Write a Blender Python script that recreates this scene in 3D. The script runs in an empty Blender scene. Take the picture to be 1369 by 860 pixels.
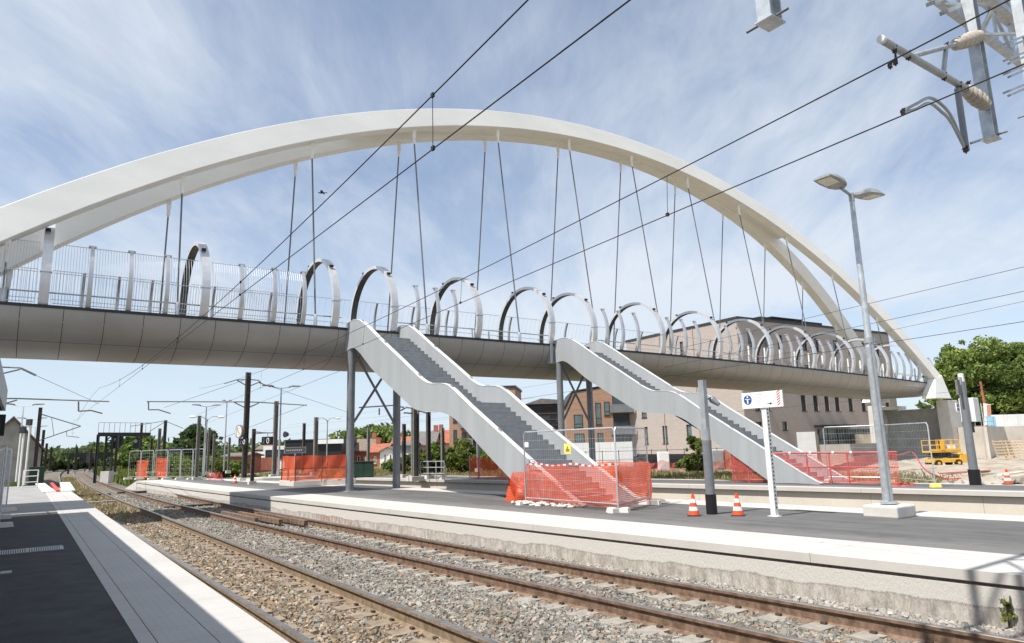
import bpy, math, random
import numpy as np
from mathutils import Vector, Matrix
R_ = math.radians
random.seed(7); rng = np.random.default_rng(11)
scene = bpy.context.scene
COL = scene.collection

# ------------------------------------------------------------------ camera geometry
W, H, FPX, EYE = 1369., 860., 913., 1.68
_z = np.array([550. - W/2, -4600. - H/2, FPX]); _z /= np.linalg.norm(_z)
_f = np.array([0, 0, 1.]); _f = _f - _z*np.dot(_f, _z); _f /= np.linalg.norm(_f)
_r = np.cross(_f, _z)
RC = np.stack([_r, _f, _z])                    # world = RC @ (right, down, forward)
EYEP = np.array([0, 0, EYE])
def ray(x, y): return RC @ np.array([x - W/2, y - H/2, FPX])
def G(x, y, z=0.):                              # point at height z on the line of sight
    d = ray(x, y); return EYEP + d*((z - EYE)/d[2])
def atY(x, y, Y):
    d = ray(x, y); return EYEP + d*(Y/d[1])
TA = R_(-35.3)
TD = np.array([math.sin(TA), math.cos(TA)]); TN = np.array([TD[1], -TD[0]])
def SL(s, l, z=0.):                             # along the tracks, to the right of the eye, height
    p = TD*s + TN*l; return (p[0], p[1], z)
def PS(x, y, s):                                # sight line met by the cross-section s = const
    d = ray(x, y); t = s/np.dot(d[:2], TD); return EYEP + d*t
def azv(a): return np.array([math.sin(R_(a)), math.cos(R_(a))])

# ------------------------------------------------------------------ mesh builder
def nrm(v):
    v = np.asarray(v, float); return v/np.linalg.norm(v)
class MB:
    def __init__(s): s.v = []; s.f = []; s.m = []
    def add(s, vs, fs, m=0):
        o = len(s.v); s.v += [tuple(map(float, p)) for p in vs]
        for q in fs: s.f.append(tuple(i + o for i in q)); s.m.append(m)
        return s
    def box(s, a, b, m=0):
        x0, y0, z0 = a; x1, y1, z1 = b
        vs = [(x0,y0,z0),(x1,y0,z0),(x1,y1,z0),(x0,y1,z0),(x0,y0,z1),(x1,y0,z1),(x1,y1,z1),(x0,y1,z1)]
        return s.add(vs, [(0,3,2,1),(4,5,6,7),(0,1,5,4),(1,2,6,5),(2,3,7,6),(3,0,4,7)], m)
    def cbox(s, c, d, rz=0, m=0):
        cs, sn = math.cos(rz), math.sin(rz); vs = []
        for sz in (-1, 1):
            for sx, sy in ((-1,-1),(1,-1),(1,1),(-1,1)):
                x, y = sx*d[0]/2, sy*d[1]/2
                vs.append((c[0]+x*cs-y*sn, c[1]+x*sn+y*cs, c[2]+sz*d[2]/2))
        return s.add(vs, [(0,3,2,1),(4,5,6,7),(0,1,5,4),(1,2,6,5),(2,3,7,6),(3,0,4,7)], m)
    def beam(s, p0, p1, w, h, up=(0,0,1), m=0):
        p0, p1 = np.array(p0, float), np.array(p1, float); d = nrm(p1 - p0)
        if abs(np.dot(d, nrm(up))) > .98: up = (1, 0, 0)
        r = nrm(np.cross(d, up)); u = np.cross(r, d)
        vs = [p + a*r*w/2 + b*u*h/2 for p in (p0, p1) for a, b in ((-1,-1),(1,-1),(1,1),(-1,1))]
        return s.add(vs, [(0,1,2,3),(7,6,5,4),(0,4,5,1),(1,5,6,2),(2,6,7,3),(3,7,4,0)], m)
    def tube(s, pts, r, n=8, m=0, cap=True):
        pts = [np.array(p, float) for p in pts]; k = len(pts)
        rs = r if isinstance(r, (list, tuple)) else [r]*k
        vs = []; prev = None
        for i, p in enumerate(pts):
            d = nrm(pts[min(i+1, k-1)] - pts[max(i-1, 0)])
            if prev is None:
                a = np.array([0, 0, 1.]) if abs(d[2]) < .9 else np.array([1., 0, 0])
            else: a = prev
            x = nrm(np.cross(a, d)); y = np.cross(d, x); prev = y
            for j in range(n):
                t = 2*math.pi*j/n; vs.append(p + rs[i]*(math.cos(t)*x + math.sin(t)*y))
        fs = [(i*n+j, i*n+(j+1) % n, (i+1)*n+(j+1) % n, (i+1)*n+j) for i in range(k-1) for j in range(n)]
        if cap: fs += [tuple(range(n-1, -1, -1)), tuple(range((k-1)*n, k*n))]
        return s.add(vs, fs, m)
    def loft(s, rings, m=0, closed=True, cap=True, mats=None):
        n = len(rings[0]); k = len(rings); vs = [p for r in rings for p in r]
        o = len(s.v); s.v += [tuple(map(float, p)) for p in vs]
        for i in range(k-1):
            for j in range(n if closed else n-1):
                j2 = (j+1) % n
                s.f.append((o+i*n+j, o+i*n+j2, o+(i+1)*n+j2, o+(i+1)*n+j)); s.m.append(mats[j] if mats else m)
        if cap and closed:
            s.f.append(tuple(o+j for j in range(n-1, -1, -1))); s.m.append(m)
            s.f.append(tuple(o+(k-1)*n+j for j in range(n))); s.m.append(m)
        return s
    def prism(s, poly, z0, z1, m=0):
        n = len(poly)
        vs = [(p[0], p[1], z0) for p in poly] + [(p[0], p[1], z1) for p in poly]
        return s.add(vs, [tuple(range(n-1,-1,-1)), tuple(range(n, 2*n))] + [(i, (i+1) % n, n+(i+1) % n, n+i) for i in range(n)], m)
    def disc(s, c, nrml, r, t, n=24, m=0):
        c = np.array(c, float); d = nrm(nrml)
        return s.tube([c - d*t/2, c + d*t/2], r, n, m)
    def sphere(s, c, r, nu=12, nv=8, m=0):
        rr = r if isinstance(r, (tuple, list)) else (r, r, r)
        vs = []; fs = []
        for i in range(nv+1):
            th = math.pi*i/nv
            for j in range(nu):
                ph = 2*math.pi*j/nu
                vs.append((c[0]+rr[0]*math.sin(th)*math.cos(ph), c[1]+rr[1]*math.sin(th)*math.sin(ph), c[2]+rr[2]*math.cos(th)))
        for i in range(nv):
            for j in range(nu):
                fs.append((i*nu+j, (i+1)*nu+j, (i+1)*nu+(j+1) % nu, i*nu+(j+1) % nu))
        return s.add(vs, fs, m)
    def build(s, name, mats, parent=None, smooth=False, bevel=0):
        me = bpy.data.meshes.new(name); me.from_pydata(s.v, [], s.f)
        ms = mats if isinstance(mats, (list, tuple)) else [mats]
        for x in ms: me.materials.append(x)
        if len(ms) > 1: me.polygons.foreach_set('material_index', s.m)
        import bmesh
        bm = bmesh.new(); bm.from_mesh(me); bmesh.ops.recalc_face_normals(bm, faces=bm.faces); bm.to_mesh(me); bm.free()
        if smooth:
            me.shade_smooth(); me.set_sharp_from_angle(angle=R_(38))
        o = bpy.data.objects.new(name, me); COL.objects.link(o)
        if parent is not None: o.parent = parent
        if bevel:
            b = o.modifiers.new('bevel', 'BEVEL'); b.width = bevel; b.segments = 2; b.limit_method = 'ANGLE'
        me.update(); return o

def npmesh(name, V, F, mat, parent=None, colors=None):
    """fast mesh from numpy; F is (n,k)"""
    me = bpy.data.meshes.new(name); n, k = F.shape
    me.vertices.add(len(V)); me.vertices.foreach_set('co', V.astype(np.float32).ravel())
    me.loops.add(n*k); me.loops.foreach_set('vertex_index', F.astype(np.int32).ravel())
    me.polygons.add(n); me.polygons.foreach_set('loop_start', np.arange(0, n*k, k, dtype=np.int32))
    me.update(calc_edges=True); me.shade_flat()
    if colors is not None:
        a = me.attributes.new('tint', 'FLOAT_COLOR', 'POINT'); a.data.foreach_set('color', colors.astype(np.float32).ravel())
    me.materials.append(mat)
    o = bpy.data.objects.new(name, me); COL.objects.link(o)
    if parent is not None: o.parent = parent
    return o

def thing(name, label, cat, loc=(0,0,0), rz=0, group=None):
    o = bpy.data.objects.new(name, None); COL.objects.link(o); o.empty_display_size = .3
    o.location = tuple(map(float, loc)); o.rotation_euler = (0, 0, rz)
    return tag(o, label, cat, group)
def tag(o, label=None, cat=None, group=None, kind=None):
    if label: o['label'] = label
    if cat: o['category'] = cat
    if group: o['group'] = group
    if kind: o['kind'] = kind
    return o
def structure(o): o['kind'] = 'structure'; return o
def dup(root, loc, rz, label, sc=None):
    r = root.copy(); COL.objects.link(r); r.location = tuple(map(float, loc)); r.rotation_euler = (0, 0, rz); r['label'] = label
    if sc: r.scale = sc
    for ch in list(root.children):
        c = ch.copy(); COL.objects.link(c); c.parent = r
        for g in ch.children:
            d = g.copy(); COL.objects.link(d); d.parent = c
    return r
def catmull(pts, n):
    P = [np.array(p, float) for p in pts]; P = [2*P[0]-P[1]] + P + [2*P[-1]-P[-2]]
    out = []; k = len(P)-3
    for i in range(n):
        t = i/(n-1)*k; a = min(int(t), k-1); u = t-a
        p0, p1, p2, p3 = P[a:a+4]
        out.append(.5*((2*p1)+(-p0+p2)*u+(2*p0-5*p1+4*p2-p3)*u*u+(-p0+3*p1-3*p2+p3)*u**3))
    return out
def lerp_tab(tab):
    xs = np.array([a for a, b in tab]); ys = np.array([b for a, b in tab])
    c = np.polyfit(xs, ys, 3) if len(xs) > 5 else None
    return lambda s: float(np.interp(s, xs, ys))

# ------------------------------------------------------------------ materials
MATS = {}
def mat(name, col, rough=.7, metal=0., var=.15, scale=3., bump=0., bscale=40., col2=None, detail=5, spec=.4, stretch=None, thr=(.35, .65)):
    if name in MATS: return MATS[name]
    m = bpy.data.materials.new(name); m.use_nodes = True; nt = m.node_tree; N = nt.nodes; L = nt.links
    b = N['Principled BSDF']; b.inputs['Roughness'].default_value = rough; b.inputs['Metallic'].default_value = metal
    b.inputs['Specular IOR Level'].default_value = spec
    tc = N.new('ShaderNodeTexCoord'); src = tc.outputs['Object']
    if stretch:
        mp = N.new('ShaderNodeMapping'); mp.inputs['Scale'].default_value = stretch; L.new(src, mp.inputs['Vector']); vec = mp.outputs['Vector']
    else: vec = src
    nz = N.new('ShaderNodeTexNoise'); nz.inputs['Scale'].default_value = scale; nz.inputs['Detail'].default_value = detail; nz.inputs['Roughness'].default_value = .65
    L.new(vec, nz.inputs['Vector'])
    rp = N.new('ShaderNodeValToRGB'); rp.color_ramp.elements[0].position = thr[0]; rp.color_ramp.elements[1].position = thr[1]
    c1 = [c*(1-var) for c in col]; c2 = col2 if col2 else [min(1, c*(1+var)) for c in col]
    rp.color_ramp.elements[0].color = (*c1, 1); rp.color_ramp.elements[1].color = (*c2, 1)
    L.new(nz.outputs['Fac'], rp.inputs['Fac']); L.new(rp.outputs['Color'], b.inputs['Base Color'])
    if bump:
        n2 = N.new('ShaderNodeTexNoise'); n2.inputs['Scale'].default_value = bscale; n2.inputs['Detail'].default_value = 4
        L.new(src, n2.inputs['Vector'])
        bp = N.new('ShaderNodeBump'); bp.inputs['Strength'].default_value = bump; bp.inputs['Distance'].default_value = .01
        L.new(n2.outputs['Fac'], bp.inputs['Height']); L.new(bp.outputs['Normal'], b.inputs['Normal'])
    MATS[name] = m; return m
def mnodes(name):
    m = bpy.data.materials.new(name); m.use_nodes = True; MATS[name] = m
    return m, m.node_tree.nodes, m.node_tree.links, m.node_tree.nodes['Principled BSDF']
def nd(N, t, **kw):
    n = N.new(t)
    for k, v in kw.items():
        if isinstance(k, str) and hasattr(n, k): setattr(n, k, v)
    return n
def mth(N, L, op, a, b=None, c=None):
    n = N.new('ShaderNodeMath'); n.operation = op
    for i, v in enumerate((a, b, c)):
        if v is None: continue
        if hasattr(v, 'is_output') or hasattr(v, 'links'): L.new(v, n.inputs[i])
        else: n.inputs[i].default_value = v
    return n.outputs[0]
def mixc(N, L, fac, a, b, blend='MIX'):
    n = N.new('ShaderNodeMix'); n.data_type = 'RGBA'; n.blend_type = blend
    for inp, v in ((n.inputs[0], fac), (n.inputs[6], a), (n.inputs[7], b)):
        if hasattr(v, 'links'): L.new(v, inp)
        elif isinstance(v, (int, float)): inp.default_value = v
        else: inp.default_value = (*v, 1)
    return n.outputs[2]
def noise(N, L, vec, scale, detail=5, rough=.6):
    n = N.new('ShaderNodeTexNoise'); n.inputs['Scale'].default_value = scale; n.inputs['Detail'].default_value = detail
    n.inputs['Roughness'].default_value = rough; L.new(vec, n.inputs['Vector']); return n.outputs['Fac']
def ramp(N, L, fac, stops):
    r = N.new('ShaderNodeValToRGB'); e = r.color_ramp.elements
    while len(e) < len(stops): e.new(.5)
    for i, (p, c) in enumerate(stops):
        e[i].position = p; e[i].color = (*c, 1) if not isinstance(c, (int, float)) else (c, c, c, 1)
    L.new(fac, r.inputs['Fac']); return r.outputs['Color']
def mapv(N, L, vec, scale=(1,1,1), rot=(0,0,0)):
    n = N.new('ShaderNodeMapping'); n.inputs['Scale'].default_value = scale; n.inputs['Rotation'].default_value = rot
    L.new(vec, n.inputs['Vector']); return n.outputs['Vector']
def bump(N, L, b, h, strength=.3, dist=.02):
    n = N.new('ShaderNodeBump'); n.inputs['Strength'].default_value = strength; n.inputs['Distance'].default_value = dist
    L.new(h, n.inputs['Height']); L.new(n.outputs['Normal'], b.inputs['Normal'])

M = {}
M['white_paint'] = mat('white_paint', (.87,.85,.805), .42, var=.05, scale=.9, stretch=(.35,1,1), detail=9)
M['stair_paint'] = mat('stair_paint', (.345,.362,.372), .45, var=.07, scale=2.2, detail=9, stretch=(1,1,.12))
M['cap_sunlit'] = mat('cap_sunlit', (.66,.65,.63), .5, var=.08, scale=2)  # paler than the stair paint: sun on the top edge put into the colour
M['step_grey'] = mat('step_grey', (.29,.30,.308), .55, var=.12, scale=4)
M['hull'] = mat('hull', (.355,.338,.315), .44, metal=.3, var=.06, scale=.5)
M['dark'] = mat('dark', (.03,.03,.032), .6)
M['dark_line'] = mat('dark_line', (.012,.012,.013), .8)
M['alu'] = mat('alu', (.55,.55,.565), .36, metal=.6, var=.10, scale=2)
M['hoop_inner_shade'] = mat('hoop_inner_shade', (.14,.137,.132), .5, metal=.3)  # shade on the hoops' inner faces, put into the colour
M['hoop_bright'] = mat('hoop_bright', (.64,.64,.645), .38, metal=.45, var=.08)
M['steel_grey'] = mat('steel_grey', (.21,.22,.235), .45, metal=.2, var=.1, scale=2)
M['galv'] = mat('galv', (.50,.53,.55), .42, metal=.5, var=.18, scale=7, detail=8)
M['galv_dull'] = mat('galv_dull', (.36,.38,.39), .5, metal=.3, var=.15, scale=4)
M['hanger'] = mat('hanger', (.16,.165,.17), .45, metal=.4)
M['wire'] = mat('wire', (.035,.033,.032), .6, metal=.2)
M['mast_brown'] = mat('mast_brown', (.075,.062,.055), .75, var=.3, scale=4)
M['mast_grey'] = mat('mast_grey', (.19,.18,.165), .7, var=.2, scale=4)
M['pole_white'] = mat('pole_white', (.8,.79,.76), .5, var=.06)
M['insul'] = mat('insul', (.42,.37,.31), .35, var=.12, scale=8, spec=.6)
M['conc'] = mat('conc', (.60,.575,.53), .85, var=.10, scale=1.3, bump=.15, bscale=60, detail=9)
M['conc_grey'] = mat('conc_grey', (.34,.325,.30), .88, var=.18, scale=.9, bump=.15, bscale=30, detail=9)
M['conc_cream'] = mat('conc_cream', (.52,.48,.42), .88, var=.12, scale=.8, bump=.1, detail=9)  # cream concrete with slight random variation
M['asph_mid'] = None
M['asph_left'] = mat('asph_left', (.052,.052,.056), .85, var=.25, scale=2.5, bump=.6, bscale=160, detail=10)
M['asph_left_sunlit'] = mat('asph_left_sunlit', (.30,.295,.285), .9, var=.14, scale=1.2, bump=.3, bscale=120, detail=9)  # lighter copy of the left asphalt, sunlight put into its colour
M['rail_rust'] = mat('rail_rust', (.165,.098,.064), .75, var=.35, scale=9, bump=.25, bscale=50, col2=(.24,.16,.11))
M['rail_rust_tan'] = mat('rail_rust_tan', (.22,.165,.11), .78, var=.3, scale=9, bump=.25, bscale=50)
M['rail_head'] = mat('rail_head', (.30,.27,.245), .32, metal=.75, var=.25, scale=5, stretch=(.2,1,1))
M['sleeper'] = mat('sleeper', (.31,.285,.245), .92, var=.2, scale=6, bump=.3, bscale=50)
M['sleeper_brown'] = mat('sleeper_brown', (.25,.20,.145), .92, var=.25, scale=6, bump=.3, bscale=50)
M['clip'] = mat('clip', (.075,.05,.038), .8)
M['orange'] = mat('orange', (.80,.115,.035), .6, var=.15, scale=3)
M['cone_orange'] = mat('cone_orange', (.85,.085,.02), .5, var=.06)
M['cone_white'] = mat('cone_white', (.86,.85,.84), .5, var=.04)
M['cone_base'] = mat('cone_base', (.05,.04,.04), .8)
M['yellow'] = mat('yellow', (.76,.42,.045), .45, var=.1)
M['yellow_tag'] = mat('yellow_tag', (.80,.68,.16), .5)
M['blue'] = mat('blue', (.02,.075,.32), .5)
M['red'] = mat('red', (.62,.06,.05), .5)
M['red_rail'] = mat('red_rail', (.50,.11,.105), .5, var=.2)
M['pink'] = mat('pink', (.80,.42,.42), .6)
M['black'] = mat('black', (.012,.012,.014), .5)
M['rubber'] = mat('rubber', (.02,.02,.02), .8)
M['glass'] = mat('glass', (.03,.042,.05), .08, var=.2, scale=.4, spec=.9)
M['glass_light'] = mat('glass_light', (.10,.14,.145), .12, var=.3, scale=.5, spec=.8)
M['frame_dark'] = mat('frame_dark', (.035,.036,.04), .5)
M['green_cab'] = mat('green_cab', (.018,.05,.034), .6)
M['wood'] = mat('wood', (.50,.37,.24), .8, var=.2, scale=6)
M['bark'] = mat('bark', (.10,.075,.055), .9, var=.3, scale=8, bump=.4, bscale=20)
M['red_brick'] = mat('red_brick', (.36,.13,.085), .85, var=.2, scale=3)
M['roof_red'] = mat('roof_red', (.36,.125,.075), .85, var=.25, scale=2)
M['roof_grey'] = mat('roof_grey', (.16,.15,.145), .8, var=.2, scale=2)
M['roof_brown'] = mat('roof_brown', (.20,.155,.12), .85, var=.2, scale=2)
M['white_wall'] = mat('white_wall', (.80,.79,.76), .8, var=.05)
M['clad_black'] = mat('clad_black', (.018,.018,.022), .55)
M['pink_wall'] = mat('pink_wall', (.60,.36,.30), .8)
M['grey_wall'] = mat('grey_wall', (.35,.36,.37), .8)
M['hoard'] = mat('hoard', (.80,.80,.79), .6, var=.06, scale=1)
M['dirt'] = mat('dirt', (.36,.30,.23), .95, var=.25, scale=.7, bump=.6, bscale=14, col2=(.46,.41,.34), detail=9)
M['cable_red'] = mat('cable_red', (.55,.05,.06), .6)

# new asphalt: dusty along the kerb, patched and stained
m, N, L, b = mnodes('asph_mid'); M['asph_mid'] = m
tc = N.new('ShaderNodeTexCoord'); o = tc.outputs['Object']; uv = N.new('ShaderNodeSeparateXYZ'); L.new(tc.outputs['UV'], uv.inputs[0])
f1 = noise(N, L, o, .7, 8, .65); f2 = noise(N, L, mapv(N, L, o, (1,1,1), (0,0,0)), 3.2, 9, .7); f3 = noise(N, L, o, 60, 4, .7)
st2 = N.new('ShaderNodeCombineXYZ'); L.new(mth(N, L, 'MULTIPLY', uv.outputs[0], .22), st2.inputs[0]); L.new(mth(N, L, 'MULTIPLY', uv.outputs[1], 2.2), st2.inputs[1])
f4 = noise(N, L, st2.outputs[0], 1.6, 8, .7)
c = mixc(N, L, ramp(N, L, f1, [(.38, 0.), (.66, 1.)]), (.072,.071,.071), (.112,.110,.107))
c = mixc(N, L, mth(N, L, 'MULTIPLY', ramp(N, L, f4, [(.48, 0.), (.70, 1.)]), .75), c, (.20,.193,.183))
kd = ramp(N, L, mth(N, L, 'ADD', mth(N, L, 'MULTIPLY', uv.outputs[1], .25), mth(N, L, 'MULTIPLY', mth(N, L, 'SUBTRACT', f2, .5), .35)), [(.10, 1.), (.24, 0.)])
c = mixc(N, L, mth(N, L, 'MULTIPLY', kd, .55), c, (.21,.203,.192))
c = mixc(N, L, mth(N, L, 'MULTIPLY', ramp(N, L, f2, [(.60, 0.), (.72, 1.)]), .45), c, (.045,.045,.046))
c = mixc(N, L, mth(N, L, 'MULTIPLY', f3, .35), c, (.16,.155,.15))
L.new(c, b.inputs['Base Color']); b.inputs['Roughness'].default_value = .85; bump(N, L, b, f3, .5, .01)
# net sheets: real sheet with holes between its strings
def netmat(name, col, cell, cover):
    m, N, L, b = mnodes(name)
    b.inputs['Base Color'].default_value = (*col, 1); b.inputs['Roughness'].default_value = .6
    tc = N.new('ShaderNodeTexCoord'); sp = N.new('ShaderNodeSeparateXYZ'); L.new(tc.outputs['UV'], sp.inputs[0])
    a = mth(N, L, 'LESS_THAN', mth(N, L, 'FRACT', mth(N, L, 'MULTIPLY', sp.outputs[0], 1/cell[0])), cover[0])
    c = mth(N, L, 'LESS_THAN', mth(N, L, 'FRACT', mth(N, L, 'MULTIPLY', sp.outputs[1], 1/cell[1])), cover[1])
    L.new(mth(N, L, 'MAXIMUM', a, c), b.inputs['Alpha'])
    tl = N.new('ShaderNodeBsdfTranslucent'); tl.inputs['Color'].default_value = (*col, 1)
    mx = N.new('ShaderNodeMixShader'); mx.inputs[0].default_value = .3
    tr = N.new('ShaderNodeBsdfTransparent'); m2 = N.new('ShaderNodeMixShader')
    al = mth(N, L, 'MAXIMUM', a, c); b.inputs['Alpha'].default_value = 1
    for l in list(b.inputs['Alpha'].links): L.remove(l)
    L.new(b.outputs[0], mx.inputs[1]); L.new(tl.outputs[0], mx.inputs[2])
    L.new(al, m2.inputs[0]); L.new(tr.outputs[0], m2.inputs[1]); L.new(mx.outputs[0], m2.inputs[2])
    L.new(m2.outputs[0], N['Material Output'].inputs['Surface'])
    return m
M['net'] = netmat('net', (.86,.12,.04), (.045,.05), (.38,.35))
M['net_dense'] = netmat('net_dense', (.84,.13,.045), (.035,.045), (.52,.48))
M['net_red'] = netmat('net_red', (.66,.12,.10), (.05,.055), (.28,.26))

# leaf
def leafmat(name, dark, light, scale=.9):
    m, N, L, b = mnodes(name)
    tc = N.new('ShaderNodeTexCoord'); f = noise(N, L, tc.outputs['Object'], scale, 3)
    at = N.new('ShaderNodeAttribute'); at.attribute_name = 'tint'
    f2 = mth(N, L, 'ADD', mth(N, L, 'MULTIPLY', f, .6), mth(N, L, 'MULTIPLY', at.outputs['Fac'], .4))
    c = ramp(N, L, f2, [(.32, dark), (.68, light)])
    L.new(c, b.inputs['Base Color']); b.inputs['Roughness'].default_value = .6; b.inputs['Specular IOR Level'].default_value = .25
    tl = N.new('ShaderNodeBsdfTranslucent'); L.new(c, tl.inputs['Color'])
    mx = N.new('ShaderNodeMixShader'); mx.inputs[0].default_value = .35
    L.new(b.outputs[0], mx.inputs[1]); L.new(tl.outputs[0], mx.inputs[2]); L.new(mx.outputs[0], N['Material Output'].inputs['Surface'])
    return m
M['leaf_mid'] = leafmat('leaf_mid', (.055,.10,.02), (.22,.30,.06))
M['leaf_dark'] = leafmat('leaf_dark', (.045,.09,.022), (.27,.34,.085))
M['leaf_lime'] = leafmat('leaf_lime', (.13,.20,.03), (.40,.45,.08))
M['leaf_far'] = leafmat('leaf_far', (.05,.085,.03), (.13,.17,.06))
M['weed'] = leafmat('weed', (.07,.115,.02), (.22,.25,.06))
M['straw'] = leafmat('straw', (.22,.18,.08), (.42,.36,.18))

# ballast stone / bed
def tintmat(name, rough=.9):
    m, N, L, b = mnodes(name)
    at = N.new('ShaderNodeAttribute'); at.attribute_name = 'tint'; L.new(at.outputs['Color'], b.inputs['Base Color'])
    b.inputs['Roughness'].default_value = rough; b.inputs['Specular IOR Level'].default_value = .3; return m
M['stone'] = tintmat('stone')
m, N, L, b = mnodes('ballast_bed'); M['ballast_bed'] = m
tc = N.new('ShaderNodeTexCoord'); vo = N.new('ShaderNodeTexVoronoi'); vo.inputs['Scale'].default_value = 17
L.new(tc.outputs['Object'], vo.inputs['Vector'])
vr = N.new('ShaderNodeSeparateColor'); L.new(vo.outputs['Color'], vr.inputs[0])
c = ramp(N, L, vr.outputs[0], [(0, (.07,.062,.052)), (.45, (.14,.13,.11)), (.75, (.19,.168,.138)), (1, (.27,.258,.24))])
big = noise(N, L, tc.outputs['Object'], .35, 4)
c = mixc(N, L, mth(N, L, 'MULTIPLY', ramp(N, L, big, [(.45, 0.), (.65, 1.)]), .5), c, (.25,.18,.11))
L.new(c, b.inputs['Base Color']); b.inputs['Roughness'].default_value = .95
bump(N, L, b, mth(N, L, 'SUBTRACT', 1, vo.outputs['Distance']), .9, .05)

# ground of the yard: gravelly earth with straw and green patches
m, N, L, b = mnodes('yard_ground'); M['yard_ground'] = m
tc = N.new('ShaderNodeTexCoord'); o = tc.outputs['Object']
f1 = noise(N, L, o, .12, 6, .65); f2 = noise(N, L, o, 2.2, 8, .7); f3 = noise(N, L, o, 12, 4)
c = mixc(N, L, ramp(N, L, f2, [(.4, 0.), (.62, 1.)]), (.23,.195,.145), (.34,.30,.225))
c = mixc(N, L, ramp(N, L, f1, [(.45, 0.), (.58, 1.)]), c, (.20,.195,.075))
c = mixc(N, L, mth(N, L, 'MULTIPLY', f3, .6), c, (.12,.10,.075))
L.new(c, b.inputs['Base Color']); b.inputs['Roughness'].default_value = .95; bump(N, L, b, f3, .6, .06)

# platform kerb concrete: bright slabs with joints, stained wall
def slabmat(name, col, joint, dots=False, width=1.2):
    m, N, L, b = mnodes(name); tc = N.new('ShaderNodeTexCoord'); uv = N.new('ShaderNodeSeparateXYZ'); L.new(tc.outputs['UV'], uv.inputs[0])
    o = tc.outputs['Object']
    f = noise(N, L, o, .8, 9, .7); g = noise(N, L, o, 7, 7, .7)
    c = mixc(N, L, ramp(N, L, f, [(.35, 0.), (.7, 1.)]), [x*.92 for x in col], [min(1, x*1.05) for x in col])
    c = mixc(N, L, mth(N, L, 'MULTIPLY', ramp(N, L, g, [(.5, 0.), (.8, 1.)]), .22), c, [x*.6 for x in col])
    j = mth(N, L, 'LESS_THAN', mth(N, L, 'FRACT', mth(N, L, 'MULTIPLY', uv.outputs[0], 1/joint)), .012/joint)
    c = mixc(N, L, mth(N, L, 'MULTIPLY', j, .75 if joint > 1 else .35), c, [x*.3 for x in col])
    L.new(c, b.inputs['Base Color']); b.inputs['Roughness'].default_value = .85
    h = g
    if dots:
        vx = mth(N, L, 'SUBTRACT', mth(N, L, 'FRACT', mth(N, L, 'MULTIPLY', uv.outputs[0], 14)), .5)
        vy = mth(N, L, 'SUBTRACT', mth(N, L, 'FRACT', mth(N, L, 'MULTIPLY', uv.outputs[1], 14)), .5)
        d = mth(N, L, 'SQRT', mth(N, L, 'ADD', mth(N, L, 'MULTIPLY', vx, vx), mth(N, L, 'MULTIPLY', vy, vy)))
        dome = mth(N, L, 'MAXIMUM', mth(N, L, 'SUBTRACT', .36, d), 0.)
        bump(N, L, b, dome, .45, .02)
    else: bump(N, L, b, h, .12, .01)
    return m
M['kerb_slab'] = slabmat('kerb_slab', (.52,.495,.455), 6.1)
M['tile_plain'] = slabmat('tile_plain', (.47,.455,.435), .6)
M['tile_dots'] = slabmat('tile_dots', (.47,.455,.435), .6, dots=True)
# aged wall under the kerb
m, N, L, b = mnodes('aged_wall'); M['aged_wall'] = m
tc = N.new('ShaderNodeTexCoord'); o = tc.outputs['Object']; uv = N.new('ShaderNodeSeparateXYZ'); L.new(tc.outputs['UV'], uv.inputs[0])
cb = N.new('ShaderNodeCombineXYZ'); L.new(uv.outputs[0], cb.inputs[0]); L.new(mth(N, L, 'MULTIPLY', uv.outputs[1], .35), cb.inputs[1])
st = noise(N, L, cb.outputs[0], 7, 9, .78); bl = noise(N, L, cb.outputs[0], .9, 7, .62); fine = noise(N, L, cb.outputs[0], 42, 5, .75)
base = mixc(N, L, ramp(N, L, st, [(.40, 0.), (.62, 1.)]), (.57,.53,.475), (.29,.26,.225))
base = mixc(N, L, mth(N, L, 'MULTIPLY', ramp(N, L, fine, [(.5, 0.), (.75, 1.)]), .55), base, (.19,.168,.145))
base = mixc(N, L, mth(N, L, 'MULTIPLY', ramp(N, L, bl, [(.55, 0.), (.75, 1.)]), .5), base, (.31,.28,.245))
rustz = mth(N, L, 'MULTIPLY', mth(N, L, 'LESS_THAN', mth(N, L, 'ABSOLUTE', mth(N, L, 'SUBTRACT', uv.outputs[0], 21.6)), 1.6), ramp(N, L, st, [(.4, 0.), (.6, .75)]))
base = mixc(N, L, rustz, base, (.27,.14,.09))
up = ramp(N, L, mth(N, L, 'ADD', uv.outputs[1], mth(N, L, 'ADD', mth(N, L, 'MULTIPLY', mth(N, L, 'SUBTRACT', bl, .5), .26), mth(N, L, 'MULTIPLY', mth(N, L, 'SUBTRACT', fine, .5), .09))), [(.385, 0.), (.40, 1.)])
base = mixc(N, L, up, base, mixc(N, L, mth(N, L, 'MULTIPLY', st, .5), (.60,.57,.525), (.48,.45,.41)))
crk = ramp(N, L, mth(N, L, 'ADD', uv.outputs[1], mth(N, L, 'ADD', mth(N, L, 'MULTIPLY', mth(N, L, 'SUBTRACT', bl, .5), .26), mth(N, L, 'MULTIPLY', mth(N, L, 'SUBTRACT', fine, .5), .09))), [(.36, 0.), (.388, 1.), (.394, 1.), (.402, 0.)])
base = mixc(N, L, mth(N, L, 'MULTIPLY', crk, mth(N, L, 'MULTIPLY', st, .9)), base, (.16,.14,.12))
L.new(base, b.inputs['Base Color']); b.inputs['Roughness'].default_value = .9; bump(N, L, b, fine, .7, .02)

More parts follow.
